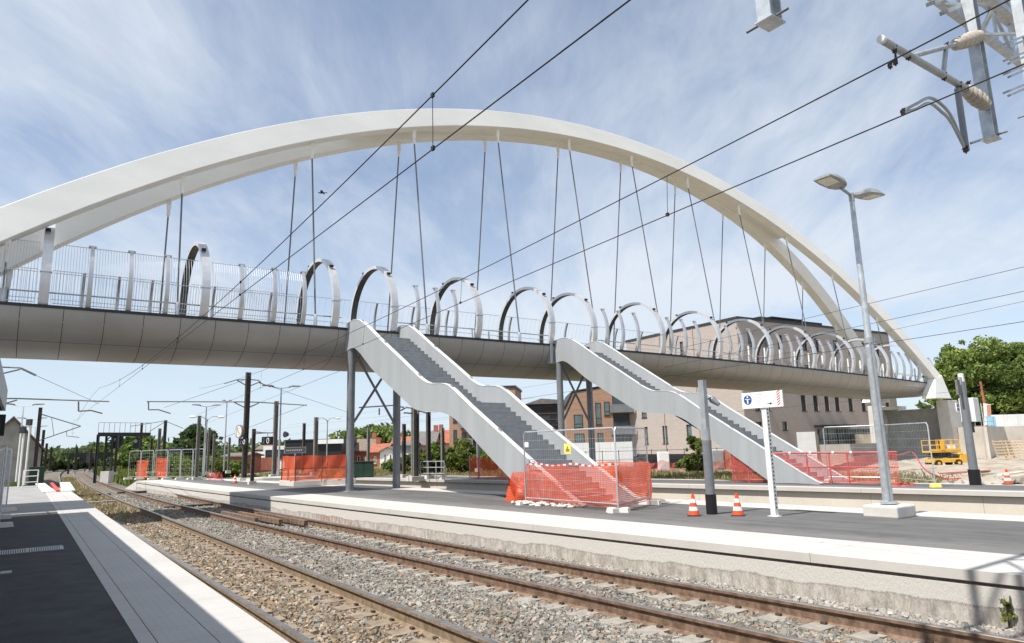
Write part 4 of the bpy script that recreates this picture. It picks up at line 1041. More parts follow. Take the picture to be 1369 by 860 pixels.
# ------------------------------------------------------------------ masts
def hpost(t, name, p, h, w, m, lean=0):
    mb = MB(); d = w/2; f = w*.16
    mb.cbox((p[0],p[1]-d+f/2,p[2]+h/2), (w,f,h)); mb.cbox((p[0],p[1]+d-f/2,p[2]+h/2), (w,f,h)); mb.cbox((p[0],p[1],p[2]+h/2), (f,w-2*f,h))
    return mb.build(name, M[m], t)
def mast(label, px, py, ptop, w=.24, m='mast_brown', z=0., h=None):
    b = G(px, py, z)
    if h is None:
        d = ray(*ptop); h = EYE + d[2]*(b[1]/d[1]) - z
    t = thing('catenary_mast', label, 'mast', b, TRZ, 'masts of the overhead line'); hpost(t, 'post', (0,0,0), h, w, m)
    mb = MB(); mb.cbox((0,0,.06), (w*2.2,w*2.2,.24)); mb.build('footing', M['conc'], t)
    return t, b, h
def arm(t, b, pts, s, r=.035, m='mast_grey', name='arm'):
    """tube through pixel points lying in the cross-section s, in mast-local coordinates"""
    inv = Matrix.Rotation(-TRZ, 4, 'Z'); L3 = []
    for q in pts:
        w = PS(q[0], q[1], s) - b; v = inv @ Vector(w); L3.append((v.x, v.y, v.z))
    mb = MB(); mb.tube(L3, r, 6); return mb.build(name, M[m], t, smooth=True)
t, b, h = mast('tall dark mast carrying the station clock', 326, 643, (332,498), .28); sc = float(b[:2]@TD)
for pts in ([(331,507.5),(316,508),(300,513)], [(330,516),(316,508)], [(332,507.5),(345,508.5),(349,512)], [(332,517),(347,511)],
            [(330,537.5),(314,537.5),(196,537)], [(329,546),(313,538)], [(332,537.5),(346,538),(410,542)], [(331,546),(346,539)],
            [(198.5,537),(198.5,548)], [(198.5,548),(212,548),(228,553)], [(346,511.5),(362,517.5)]): arm(t, b, pts, sc)
# clock on the mast
ck = thing('station_clock', 'round white station clock on the tall dark mast', 'clock', b + np.array([-.25,-.35,2.95]), R_(-38))
mb = MB(); mb.disc((0,0,0), (0,1,0), .40, .16, 28); mb.build('case', M['mast_grey'], ck, smooth=True)
mb = MB(); mb.disc((0,-.083,0), (0,1,0), .35, .008, 28); fc = mb.build('face', mat('clock_face', (.62,.60,.55), .5), ck)
mb = MB(); mb.beam((0,-.09,0),(-.10,-.09,.20),.03,.012, up=(0,1,0)); mb.beam((0,-.092,0),(.19,-.092,-.17),.025,.012, up=(0,1,0)); mb.build('hands', M['black'], fc)
def zero_box(label, p, rz, w=.62):
    t = thing('platform_indicator', label, 'indicator', p, rz, 'dark platform indicators')
    mb = MB(); mb.box((-w/2,-.1,-.22), (w/2,.1,.22)); mb.build('case', M['black'], t, bevel=.01)
    mb = MB(); pts = [(.12+.07*math.cos(a), -.106, .13*math.sin(a)) for a in np.linspace(0, 2*math.pi, 17)]; mb.tube(pts, .022, 6, cap=False); mb.build('digit', mat('digit', (.75,.74,.70), .5), t)
    mb = MB(); mb.beam((-.2,-.106,.12),(-.06,-.106,.12),.012,.03); mb.beam((-.06,-.106,.12),(-.2,-.106,-.12),.012,.03); mb.beam((-.2,-.106,-.12),(-.06,-.106,-.12),.012,.03); mb.build('dim_letter', M['steel_grey'], t)
zero_box('dark platform indicator under the round clock on the tall mast', b+np.array([.02,-.35,2.32]), R_(-20))
t, b, h = mast('short dark post beside the clock mast holding the second indicator', 336.6, 648, (338,573.6), .17)
s2 = float(b[:2]@TD); arm(t, b, [(338,577),(349,578.5),(362,579),(367,578)], s2, .03); arm(t, b, [(338,580),(356,579)], s2, .025); arm(t, b, [(358,579),(358,586)], s2, .015)
zero_box('dark platform indicator hanging from the arm right of the clock', PS(357.5,589.5,s2), R_(-20))
t, b, h = mast('grey mast between the clock mast and the twin headed lamp', 366, 638, (369.3,536.5), .26, 'mast_grey')
t, b, h = mast('slim grey mast rising before the black building', 421, 634, (421,558), .26, 'mast_grey')
t, b, h = mast('thick pale mast with a black side right of the second stair column', 555, 641.5, (553.5,545), .34, 'mast_grey'); s3 = float(b[:2]@TD)
for pts in ([(553,546),(543,545),(536,549)], [(552,553),(540,552)], [(540,545),(527,542),(480,545)], [(507,546),(507,555)], [(552,548),(570,552)]): arm(t, b, pts, s3, .04)
mast('dark mast right of the thick pale mast, before the gabled houses', 573, 640, (571,551), .20)
mast('thin grey mast left of the brown brick tower', 592, 641, (592,572), .16, 'mast_grey')
mast('pale slim pole beside the distant orange netting', 640, 630, (628,578), .18, 'galv_dull')
t, b, h = mast('dark short mast with the second clock by the red roofed houses', 540, 638.5, (540,567), .18)
ck2 = thing('station_clock', 'smaller second clock right of the two stair columns', 'clock', b+np.array([-.42,-.2,2.25]), R_(-20))
mb = MB(); mb.disc((0,0,0), (0,1,0), .26, .12, 24); mb.build('case', M['mast_grey'], ck2, smooth=True); mb = MB(); mb.disc((0,-.064,0), (0,1,0), .22, .008, 24); fc = mb.build('face', mat('clock_face2', (.55,.52,.42), .5), ck2)
mb = MB(); mb.beam((0,-.07,0),(-.10,-.07,.06),.025,.01, up=(0,1,0)); mb.beam((0,-.07,0),(.08,-.07,.12),.02,.01, up=(0,1,0)); mb.build('hands', M['black'], fc)
t, b, h = mast('dark mast with a triangular bracket at the left border', 45, 642, (52,545), .26); s4 = float(b[:2]@TD)
arm(t, b, [(52,553),(108,570)], s4, .045); arm(t, b, [(50,590),(108,570)], s4, .04); arm(t, b, [(69,559),(72,582)], s4, .02); arm(t, b, [(89,577),(89,583),(106,585)], s4, .025)
mast('dark mast behind the bracketed mast at the left border', 53, 636, (57,575), .24)
mast('small dark mast, third of the row at the left border', 59, 633, (60.5,593), .24)
mast('smallest dark mast, last of the row at the left border', 66, 632, (67,598), .24)
t, b, h = mast('dark mast beside the dark station sign at the left', 217, 634, (221,562), .24); s5 = float(b[:2]@TD)
arm(t, b, [(220,563),(175,570)], s5, .03); arm(t, b, [(219,565),(200,577)], s5, .03); arm(t, b, [(221,563),(245,573)], s5, .03)
mast('pale lattice mast behind the leafy tree left', 262, 642, (265,556), .2, 'mast_grey')
mast('thin mast between the leafy tree and the twin headed lamp', 284, 636, (285,580), .16, 'mast_grey')
mast('distant dark mast right of the signal gantry', 153, 634, (156,590), .22)
mast('distant grey mast before the trees, right of the gantry', 210, 632, (213,573), .26, 'mast_grey')
mast('thin dark mast between the gantry columns and the trees', 185, 634, (187,566), .2)
mast('thin dark mast rising left of the dark station sign', 200, 633, (202,586), .2)
mast('slim mast right of the leafy tree', 277, 634, (278,572), .18, 'mast_grey')
mast('slim far mast before the red brick hut', 305, 632, (306,585), .18, 'mast_grey')
mast('slim dark mast behind the orange barrier', 405, 632, (406,566), .2)
mast('slim mast between the two stair columns', 492, 632, (493,572), .18, 'mast_grey')
mast('short far mast beside the lower gantry', 120, 631, (122,600), .25)
mast('short far mast left of the lower gantry', 100, 631, (102,598), .25)
# boom over the left tracks, its mast hidden behind the canopy end
t = thing('catenary_mast', 'overhead line boom reaching in from the left border below the hull', 'mast', SL(50,-2.0), TRZ, 'masts of the overhead line'); b = np.array(SL(50,-2.0)); hpost(t, 'post', (0,0,0), 8.2, .26, 'mast_brown')
for pts in ([(2,491),(27,492),(30,493)], [(2,500),(27,494)], [(2,533),(23,533),(146,537)], [(2,541),(23,535)], [(105,537),(105,550)], [(105,550),(122,549),(137,553)]): arm(t, b, pts, 50., .045)
arm(t, b, [(28,492.5),(48,502)], 50., .07)
# signal gantry
def gantry(label, s, xa, xb, y, col, z0, hgt, boxes):
    pa, pb = PS(xa, y, s), PS(xb, y, s); t = thing('signal_gantry', label, 'signal gantry')
    mb = MB(); mb.beam(pa, pb, .5, hgt); mb.build('beam', M['dark'], t)
    mb = MB(); k = 10
    for i in range(k+1):
        q = pa+(pb-pa)*i/k; mb.tube([q+(0,0,.1), q+(0,0,1.0)], .018, 4)
    mb.tube([pa+(0,0,1.0), pb+(0,0,1.0)], .018, 4); mb.build('railing', M['mast_grey'], t)
    for xc, w in col:
        q = PS(xc, y, s); mb = MB(); zb = -.5
        for sx in (-w/2, w/2): mb.beam((q[0]+sx,q[1],zb), (q[0]+sx,q[1],q[2]), .14, .14)
        n = 8
        for i in range(n if w > .1 else 0): z1 = zb+(q[2]-zb)*i/n; z2 = zb+(q[2]-zb)*(i+1)/n; mb.beam((q[0]-w/2,q[1],z1), (q[0]+w/2,q[1],z2), .07, .07); mb.beam((q[0]-w/2,q[1],z2), (q[0]+w/2,q[1],z2), .07, .07)
        mb.build('column', M['dark'], t)
        mb = MB(); mb.cbox((q[0],q[1],-.05), (.75,.75,1.0)); mb.build('footing', M['conc'], t) if w > .1 else None
    for (xc, yc, w, hh) in boxes:
        q = PS(xc, yc, s); mb = MB(); mb.cbox(q, (w,.3,hh)); bx = mb.build('signal_head', M['dark'], t); mb = MB(); mb.disc(q+(-.1,-.17,.2), (0,1,0), .16, .05, 12); mb.build('lens', M['galv_dull'], bx)
gantry('black signal gantry with railed walkway and hanging signal heads over the left tracks', 68, 131, 201, 581, [(147,.55),(131.5,.06)], 0, .32, [(155,591,.7,1.1),(184,593,.6,.9),(160,588,.5,.9)])
gantry('lower black signal gantry farther back beyond the left tracks', 110, 92, 168, 609, [(167,.06),(93,.06)], 0, .6, [(114,613,1.3,1.2),(122,613,1.2,1.2)])
# station name sign
t = thing('station_sign', 'dark long station name sign before the trees at the left', 'sign', G(233,634)*np.array([1,1,0]), R_(-20))
zt2 = EYE + ray(233,602)[2]*(G(233,634)[1]/ray(233,602)[1])
mb = MB(); mb.box((-.95,-.06,zt2-.2), (.95,.06,zt2+.2)); mb.build('panel', mat('sign_dark', (.035,.03,.05), .5), t, bevel=.02)
for sx in (-.6, .6):
    mb = MB(); mb.tube([(sx,0,0),(sx,0,zt2)], .05, 8); mb.build('post', M['mast_grey'], t)
t = thing('station_sign', 'outlined grey station name sign before the black building', 'sign', G(394,634)*np.array([1,1,0]), R_(-12)); b = G(394,634)
zt2 = EYE + ray(394,602)[2]*(b[1]/ray(394,602)[1])
mb = MB(); mb.box((-.92,-.05,zt2-.24), (.92,.05,zt2+.24)); pn = mb.build('panel', mat('sign_dark2', (.05,.05,.06), .5), t)
mb = MB()
for (x0,z0,x1,z1) in ((-.9,-.22,.9,-.2),(-.9,.2,.9,.22),(.88,-.2,.9,.2),(-.9,-.2,-.84,.2)): mb.box((x0,-.056,zt2+z0), (x1,-.0505,zt2+z1))
for k in range(9): mb.box((-.72+.15*k,-.056,zt2-.06), (-.72+.15*k+.09,-.0505,zt2+.05))
mb.build('worn_lettering', mat('sign_grey', (.30,.30,.31), .5), pn)
mb = MB(); mb.tube([(0,0,-.2),(0,0,zt2)], .05, 8); mb.build('post', M['galv_dull'], t)
sp_ = thing('loudspeaker', 'small round black loudspeaker on a pole above the black building roof', 'loudspeaker', PS(383,581,44.4), R_(-30)); 
mb = MB(); mb.tube([(0,.1,0),(0,-.12,0)], [.12,.2], 16); mb.build('horn', M['dark'], sp_, smooth=True)
mb = MB(); mb.tube([(0,.1,0),(-.42,.3,-.1)], .02, 6); mb.build('bracket', M['mast_grey'], sp_)
# distant fence and netting, left
for i, (x0, x1, lab) in enumerate([(171,186,'far mesh fence panel nearest the gantry'),(187,203,'far mesh fence panel behind the orange net'),(205,222,'far mesh fence panel under the dark sign'),(223,240,'far mesh fence panel right of the dark sign'),(241,256,'far mesh fence panel before the leafy tree'),(257,270,'far mesh fence panel at the right end of the row')]):
    heras('fence_panel', lab, G(x0,641), G(x1,641.3), 2.0, 'far fence panels left of the middle platform', .3)
net('orange_netting', 'small far orange net on the fence beside the gantry', [G(183,640.5), G(197,641)], .1, 1.35, 'net_dense', wob=.05, nx=10, seed=21)
net('orange_netting', 'small far orange net next to the pale pipe bundle on the fence', [G(207,640.5), G(222,641)], .1, 1.5, 'net', wob=.05, nx=10, seed=22)
net('red_netting', 'crumpled red and white net lying by the far lamps', [G(281,642.5), G(299,643)], .0, .55, 'net_red', wob=.15, nx=10, seed=23)
# left far bits: container, barrier, white posts
t = thing('container', 'dark green container beyond the left platform end', 'container', SL(57,.75), TRZ); mb = MB(); mb.box((-.6,-.45,-.6), (.6,.4,1.05)); mb.build('body', M['green_cab'], t); mb = MB(); mb.box((-.63,-.48,1.05), (.63,.43,1.1)); mb.build('lid', M['green_cab'], t)
railing('small white barrier frame before the green container', SL(49,.05), SL(49.3,.75), 1.0, 3, 2, 'pole_white')
for i, (px, h_) in enumerate(((31.5,3.3),(36.5,3.9))):
    t = thing('signal_post', ['white post with a dark lamp near the left border','taller white post with a dark lamp near the left border'][i], 'signal post', SL(52+3*i, (px-34)/928*(52+3*i))); mb = MB(); mb.tube([(0,0,0),(0,0,h_)], .055, 8); mb.build('post', M['pole_white'], t)
    mb = MB(); mb.cbox((0,-.1,h_+.1), (.3,.2,.4)); mb.build('lamp_box', M['dark'], t)
# bird
t = thing('bird', 'small dark bird flying in the sky above the left hoops', 'bird', atY(430.5,258,38)); 
mb = MB(); mb.sphere((0,0,0), (.17,.055,.05), 10, 6); mb.sphere((-.18,0,.02), (.05,.04,.04), 8, 6); mb.loft([[(.1,-.03,0),(.1,.03,0),(.1,.0,.015)],[(.3,-.07,.0),(.3,.07,0),(.3,0,.01)]])
mb.build('body', M['black'], t, smooth=True)
mb = MB()
for sg in (-1, 1): mb.loft([[(-.09,sg*.03,.02),(.08,sg*.03,.02),(.0,sg*.03,.04)],[(-.06,sg*.16,.10),(.08,sg*.16,.09),(.0,sg*.16,.11)],[(.03,sg*.33,.02),(.09,sg*.33,.02),(.05,sg*.33,.025)]])
mb.build('wings', M['black'], t)

# ------------------------------------------------------------------ wires
def wire(label, pts, r=.008, group='overhead wires', droppers=(), m='wire'):
    t = thing('overhead_wire', label, 'wire', (0,0,0), 0, group)
    mb = MB(); mb.tube(pts, r, 6); mb.build('cable', M[m], t, smooth=True); return t
def c1l(s): return 3.50 if s < 62 else 3.5+T1(s)-T1(62)
def z1m(s): return 5.12+.0014*(s-26)**2 if s < 50 else 5.12+.0014*(24-abs((s-50) % 48-24)-0)**2*0+.75
sA = list(np.arange(-3, 51, 1.5)); sB = list(np.arange(50, 150, 6.))
w1 = wire('straight contact wire over the left track, lower of the steep pair', [SL(s, c1l(s), 5.0) for s in sA+sB[1:]], .0075)
w2 = wire('sagging carrier wire over the left track, upper of the steep pair', [SL(s, c1l(s), z1m(s)) for s in sA]+[SL(s, c1l(s), 5.52+.41*math.cos((s-50)/48*2*math.pi)) for s in sB[1:]], .0085)
for s in (6.4, 15.0, 22.5, 30, 38):
    mb = MB(); mb.tube([SL(s, 3.5, 5.0), SL(s, 3.5, z1m(s))], .0045, 4); mb.cbox(SL(s,3.5,5.01), (.05,.03,.05), TRZ); mb.cbox(SL(s,3.5,z1m(s)), (.05,.03,.05), TRZ); mb.build('dropper', M['wire'], w2)
def c2l(s): return 7.07+.0755*s
def z2m(s): return 5.58+.0007*(s-15)**2
sC = list(np.arange(-3, 66, 1.5))
w3 = wire('contact wire over the right track, lower of the long shallow pair', [SL(s, c2l(s), 5.0) for s in sC], .0075)
w4 = wire('carrier wire over the right track, upper of the long shallow pair', [SL(s, c2l(s)+.05, z2m(s)) for s in sC], .0085)
for s in (6.6, 13.5, 20.5, 28, 37):
    mb = MB(); mb.tube([SL(s, c2l(s), 5.0), SL(s, c2l(s)+.05, z2m(s))], .0045, 4); mb.cbox(SL(s,c2l(s),5.01), (.05,.03,.05), TRZ); mb.build('dropper', M['wire'], w4)
def longwire(label, a, za, b2, zb, r=.008, e0=.6, e1=1.2):
    p, q = G(*a, za), G(*b2, zb); d = q-p; wire(label, [p-d*e0, p, q, q+d*e1], r)
longwire('far carrier wire crossing before the bridge hull, highest at the right border', (1369,357), 6.4, (1090,423), 6.4)
longwire('far contact wire crossing before the far stair, second from the top at the right border', (1369,389.5), 6.0, (980,472), 6.0, .009)
longwire('thin pale wire crossing the far stair, third from the top at the right border', (1369,403), 5.7, (900,505), 5.7, .006)
longwire('far contact wire passing under the hull, lowest at the right border', (1369,430), 5.0, (700,533), 5.0, .010)
longwire('thin feeder wire low above the back platform, right', (1369,515), 3.4, (1100,540), 3.4, .006)
longwire('wire crossing behind the stair columns', (690,548), 5.0, (420,577), 5.0, .008, .2, .3)
longwire('thin yard wire rising to the right behind the columns, lowest of three', (640,570), 5.2, (330,596), 5.2, .010, .1, .2)
longwire('thin yard wire rising to the right behind the columns, middle of three', (640,556), 6.0, (330,588), 6.0, .010, .1, .2)
longwire('thin yard wire rising to the right behind the columns, top of three', (640,541), 6.6, (330,579), 6.6, .010, .1, .2)
longwire('carrier wire in front of the apartment block', (845,540), 5.4, (700,556), 5.4, .009, .1, .3)
longwire('contact wire low in front of the apartment block', (845,566), 4.6, (700,575), 4.6, .009, .1, .3)
longwire('thin wire descending over the signal gantry', (330,545), 6.0, (190,600), 5.2, .010, .1, .1)
longwire('thin wire above the houses behind the stair columns', (690,520), 5.6, (420,563), 5.6, .006, .2, .3)
for i, (x0, y0, x1, y1) in enumerate(((48,502,132,540),(362,517,470,553),(330,507,220,545),(410,541,300,585))):
    p, q = PS(x0,y0,46.), PS(x1,y1,62.); wire(['stay wire falling from the left boom to the right','stay wire falling to the right of the clock mast','stay wire left of the clock mast','thin stay wire low left of the clock mast'][i], [p, q], .012)

# ------------------------------------------------------------------ foreground portal and cantilever in the cross-section s = 3.2
SP_ = 3.2
def Q(x, y, ds=0.): return PS(x, y, SP_+ds)
pt = thing('overhead_line_portal', 'galvanised lattice portal beam with hanging posts at the upper right corner', 'portal')
pc = Q(1318, 17); zc = pc[2]; lc = float(pc[:2]@TN)
def TS(s, l, z): return np.array(SL(s, l, z))
zc = EYE+(zc-EYE)*3.75/SP_; lc = lc*3.75/SP_
for ds, dz in ((.35,0),(.85,0),(.35,.75),(.85,.75)):
    mb = MB(); mb.beam(TS(SP_+.0+ds, -5, zc+dz), TS(SP_+ds, 17.5, zc+dz), .11, .11); mb.build('chord', M['galv'], pt)
for ds in (.35, .85):
    mb = MB(); l = -5; k = 0
    while l < 17.3:
        a, b2 = (zc, zc+.75) if k % 2 == 0 else (zc+.75, zc); mb.beam(TS(SP_+ds, l, a), TS(SP_+ds, l+.75, b2), .05, .05); mb.beam(TS(SP_+ds, l, zc), TS(SP_+ds, l, zc+.75), .04, .04); l += .75; k += 1
    mb.build('bracing', M['galv'], pt)
mb = MB(); l = -5; k = 0
while l < 17.3:
    mb.beam(TS(SP_+(.35 if k % 2 else .85), l, zc-.03), TS(SP_+(.85 if k % 2 else .35), l+.75, zc-.03), .05, .04); l += .75; k += 1
mb.build('bracing', M['galv'], pt)
for l, nm in ((17.2, 0), (-4.9, 0)):
    mb = MB()
    for ds in (.35, .85): mb.beam(TS(SP_+ds, l, -.3), TS(SP_+ds, l, zc+.8), .14, .14)
    mb.build('leg', M['galv'], pt)
def hang(t, bot, w):                               # hanging I post down to a pixel point
    p = Q(*bot); l = float(p[:2]@TN)
    mb = MB()
    for sg in (-1, 1): mb.beam(TS(SP_+.05, l+sg*w*.45, p[2]), TS(SP_+.05, l+sg*w*.45, zc+.7), .14, .014, up=tuple(np.append(TN,0)))
    mb.beam(TS(SP_+.05, l, p[2]), TS(SP_+.05, l, zc+.7), w*.9, .012, up=tuple(np.append(TD,0)))
    mb.cbox(TS(SP_+.05, l, p[2]-.008), (.18, w+.03, .016), TRZ); o = mb.build('hanging_post', M['galv'], t)
    mb = MB(); mb.tube([TS(SP_-.14, l, p[2]+.03), TS(SP_+.3, l, p[2]+.03)], .012, 6); mb.build('rod', M['mast_grey'], o); return l, p
lA, pA = hang(pt, (1331,184), .17); lB, pB = hang(pt, (1036,26), .19)
# gusset and small brackets beside the post head
mb = MB(); a = Q(1292,0); mb.add([TS(SP_-.02, lA-.35, zc+.1), TS(SP_-.02, lA+.30, zc+.1), TS(SP_-.02, lA+.08, zc-.45), TS(SP_-.02, lA-.08, zc-.45)], [(0,1,2,3)]); mb.add([TS(SP_+.12, lA-.35, zc+.1), TS(SP_+.12, lA+.30, zc+.1), TS(SP_+.12, lA+.08, zc-.45), TS(SP_+.12, lA-.08, zc-.45)], [(0,1,2,3)]); mb.build('gusset', M['galv'], pt)
for (x0,y0,x1,y1) in ((1262,17,1292,4),(1244,5,1272,-8)):
    mb = MB(); mb.beam(Q(x0,y0), Q(x1,y1,.3), .10, .05); mb.build('bracket', M['galv'], pt)
lC, pC = hang(pt, (1392,150), .15)
for y in (58, 80, 98, 123):
    mb = MB(); mb.beam(Q(1346,y), Q(1400,y-22), .10, .03); mb.beam(Q(1349,y+5), Q(1400,y-17), .04, .03); mb.build('bracket', M['galv'], pt)
# cantilever
ct = thing('cantilever', 'swivelling cantilever arm with two pale ribbed insulators holding the wires at upper right', 'cantilever')
def ribbed(a, b2, r, name='insulator', n=6):
    a, b2 = np.array(a), np.array(b2); pts = []; rs = []
    for i in range(n):
        f0 = i/n; 
        for g, q in ((.02,.60),(.30,.98),(.42,1.),(.52,.90),(.70,.62),(.98,.58)): pts.append(a+(b2-a)*(f0+g/n)); rs.append(r*q*(1-.25*abs(2*f0-.9)))
    mb = MB(); mb.tube(pts, rs, 16); return mb.build(name, M['insul'], ct, smooth=True)
ribbed(Q(1277,60), Q(1311,48), .105); ribbed(Q(1291,120), Q(1319,142), .105)
mb = MB(); mb.tube([Q(1178,53), Q(1292,119)], .042, 12); mb.build('boom_tube', M['galv_dull'], ct, smooth=True)
mb = MB(); mb.tube([Q(1177,52), Q(1180,54)], .046, 12); mb.build('end_cap', M['pole_white'], ct)
mb = MB(); mb.tube([Q(1217,76), Q(1276,60)], .030, 10); mb.build('stay_tube', M['galv_dull'], ct, smooth=True)
mb = MB(); mb.tube([Q(1265,63), Q(1261,101)], .028, 10); mb.build('strut', M['galv_dull'], ct, smooth=True)
mb = MB(); mb.tube([Q(1280,119), Q(1292,202)], .038, 10); mb.build('drop_tube', M['steel_grey'], ct, smooth=True)
for dx, dy in ((0,0),(3,7)):
    pts = catmull([Q(1289,197), Q(1274-dx,160+dy*.4), Q(1261-dx,142+dy), Q(1243-dx*.3,131+dy), Q(1225,139+dy), Q(1208,148+dy*.4)], 24)
    mb = MB(); mb.tube(pts, .018, 8); mb.build('steady_arm', M['galv_dull'], ct, smooth=True)
for (x, y, r) in ((1196,67,.05),(1197,83,.05),(1214,75,.06),(1262,103,.055),(1265,62,.05),(1282,116,.06),(1207,150,.045),(1291,200,.055),(1294,114,.055),(1318,142,.06),(1313,50,.055),(1190,88,.045)):
    q = Q(x, y); mb = MB(); mb.cbox(q, (r*1.0,r*.9,r*1.1), TRZ+.4); mb.cbox(q+(0,0,r*.5), (r*.35,r*2.2,r*.35), TRZ+.9); mb.tube([q-(0,0,r), q+(0,0,r)], r*.2, 6); mb.build('clamp', M['mast_brown'], ct, bevel=.004)
mb = MB(); mb.tube([Q(1197,72), Q(1198,84)], .012, 6); mb.build('suspension_link', M['mast_brown'], ct)
mb = MB(); mb.tube([Q(1345,176), Q(1298,191)], .012, 6); mb.build('tie_rod', M['galv_dull'], ct)

# weed on the platform wall
def leaf_cards(n, pos, size, nrm_up=.3, stretch=1.6):
    """n leaf shaped quads at pos with random attitude"""
    a = rng.normal(size=(n,3)); a /= np.linalg.norm(a,axis=1)[:,None]; u = np.cross(a, rng.normal(size=(n,3))); u /= np.linalg.norm(u,axis=1)[:,None]; v = np.cross(a,u)
    sz = size*(.6+.8*rng.random(n))[:,None]
    V = np.stack([pos-u*sz*stretch*.5, pos+v*sz*.38, pos+u*sz*stretch*.5, pos-v*sz*.38], 1)
    return V
def foliage(name, centers, n, size, m, parent=None, tint=None):
    """centers: (k,4) x,y,z,r ; leaves on the shells of the clumps"""
    c = np.asarray(centers); k = len(c); w = c[:,3]**2; idx = rng.choice(k, n, p=w/w.sum())
    d = rng.normal(size=(n,3)); d /= np.linalg.norm(d,axis=1)[:,None]; rad = c[idx,3]*(.55+.5*rng.random(n))
    pos = c[idx,:3] + d*rad[:,None]*np.array([1,1,.85]); V = leaf_cards(n, pos, size)
    t = rng.random(k)[idx]*.7 + .3*rng.random(n); C = np.repeat(np.stack([t,t,t,np.ones(n)],1), 4, axis=0)
    F = np.arange(4*n).reshape(n,4); return npmesh(name, V.reshape(-1,3), F, M[m], parent, colors=C)
def plant(label, p, h, w, n, size, m='weed', name='weed', cat='plant'):
    t = thing(name, label, cat, p); mb = MB()
    for k in range(5):
        a = random.uniform(0,6.3); mb.tube([(0,0,0),(w*.3*math.cos(a),w*.3*math.sin(a),h*.5),(w*.45*math.cos(a),w*.45*math.sin(a),h*.95)], [.012*h+.004,.008*h+.003,.003], 4)
    mb.build('stem', M['bark'], t)
    cs = [(random.gauss(0,w*.3), random.gauss(0,w*.3), h*random.uniform(.25,.95), w*.28) for _ in range(9)]
    foliage('leaves', cs, n, size, m, t); return t
s_w = 4.0
plant('small green weed growing from the stones at the foot of the stained wall', SL(3.72, NE(3.72)-.02, -.64), .42, .12, 70, .045)
# ------------------------------------------------------------------ buildings
def windows(parent, specs, frame='frame_dark', glass='glass', face='x', off=0., mullion=True, proud=.035):
    """specs: (a0, a1, z0, z1) on the local face x=off (face 'x', a along y) or y=off (face 'y', a along x), outside towards -"""
    for a0, a1, z0, z1 in specs:
        def bx(mb, p0, p1, d0, d1):
            if face == 'x': mb.box((off-d1, p0[0], p0[1]), (off-d0, p1[0], p1[1]))
            else: mb.box((p0[0], off-d1, p0[1]), (p1[0], off-d0, p1[1]))
        mb = MB(); f = .07
        bx(mb,(a0,z0),(a0+f,z1),-.02,proud); bx(mb,(a1-f,z0),(a1,z1),-.02,proud); bx(mb,(a0+f,z0),(a1-f,z0+f),-.02,proud); bx(mb,(a0+f,z1-f),(a1-f,z1),-.02,proud)
        if mullion and z1-z0 > 1.3: bx(mb,(a0+f,z0+(z1-z0)*.28),(a1-f,z0+(z1-z0)*.28+.05),-.02,proud)
        w = mb.build('window', M[frame], parent)
        mb = MB(); bx(mb,(a0+f*.5,z0+f*.5),(a1-f*.5,z1-f*.5),-.01,.008); mb.build('pane', M[glass], w)
        mb = MB(); bx(mb,(a0-.06,z0-.06),(a1+.06,z0-.005),-.02-off*0,.09+off); mb.build('sill', M['frame_dark'], w)
def facade(mb, face, off, a0, a1, z0, z1, specs, depth=.2, flip=False):
    """wall face with real openings and reveals; the outside looks towards minus"""
    A = sorted({a0, a1, *[q for w in specs for q in w[:2]]}); Z = sorted({z0, z1, *[q for w in specs for q in w[2:]]})
    def P(a, z, d): return (off+d, a, z) if face == 'x' else (a, off+d, z)
    for i in range(len(A)-1):
        for j in range(len(Z)-1):
            am, zm = (A[i]+A[i+1])/2, (Z[j]+Z[j+1])/2
            if any(w[0] < am < w[1] and w[2] < zm < w[3] for w in specs): continue
            mb.add([P(A[i],Z[j],0), P(A[i+1],Z[j],0), P(A[i+1],Z[j+1],0), P(A[i],Z[j+1],0)], [(0,1,2,3)])
    for w in specs:
        c4 = [(w[0],w[2]),(w[1],w[2]),(w[1],w[3]),(w[0],w[3])]
        for k in range(4):
            p, q = c4[k], c4[(k+1) % 4]; mb.add([P(*p,0), P(*q,0), P(*q,depth), P(*p,depth)], [(0,1,2,3)])
cn0 = atY(985, 424, 70)
mbd = thing('office_building', 'large beige brick building with tall narrow windows behind the bridge at the right', 'building', (cn0[0], cn0[1], 0), R_(90-58.7))
LB, LA = 27.4, 17.6
mb = MB(); mb.box((-.08,-.08,14.05), (LB+.08,LA+.08,14.3)); rf = mb.build('roof', M['frame_dark'], mbd)
mb = MB(); mb.box((4.5,.7,14.3), (15.3,LA-3,14.75)); mb.box((6.2,.5,14.75),(11.5,6,14.85)); mb.build('attic', M['clad_black'], rf)
r1, r2, r3, r4 = (1.45,3.45), (4.55,6.25), (7.9,9.6), (11.25,12.7)
WX = [(3.1,3.9,*r1),(7.5,8.3,*r1),(11.3,12.1,*r1),(14.6,15.2,*r1),(14.6,15.5,*r2),(8.8,9.6,*r2),(7.9,8.4,11.35,12.8),(3.0,3.8,*r3),(12,12.8,*r3)]
WY = [(a,a+.8,*r2) for a in (1.6,3.2,9.1,11.2,13.2,15.1,17.6,20.1,22.6,25)] + [(a,a+.85,*r4) for a in (1.4,3.9,6.1,10.3,12.4,15.9,18.7,21.2,24.2)] + [(a,a+.8,*r3) for a in (1.4,4.6,7.4,10.3,13.2,16,18.9,21.9)] + [(1.5,2.4,2.4,3.4),(5.6,6.4,2.5,3.4)]
mb = MB(); facade(mb, 'x', 0, 0, LA, -1.2, 14.05, WX); facade(mb, 'y', 0, 0, LB, -1.2, 14.05, WY)
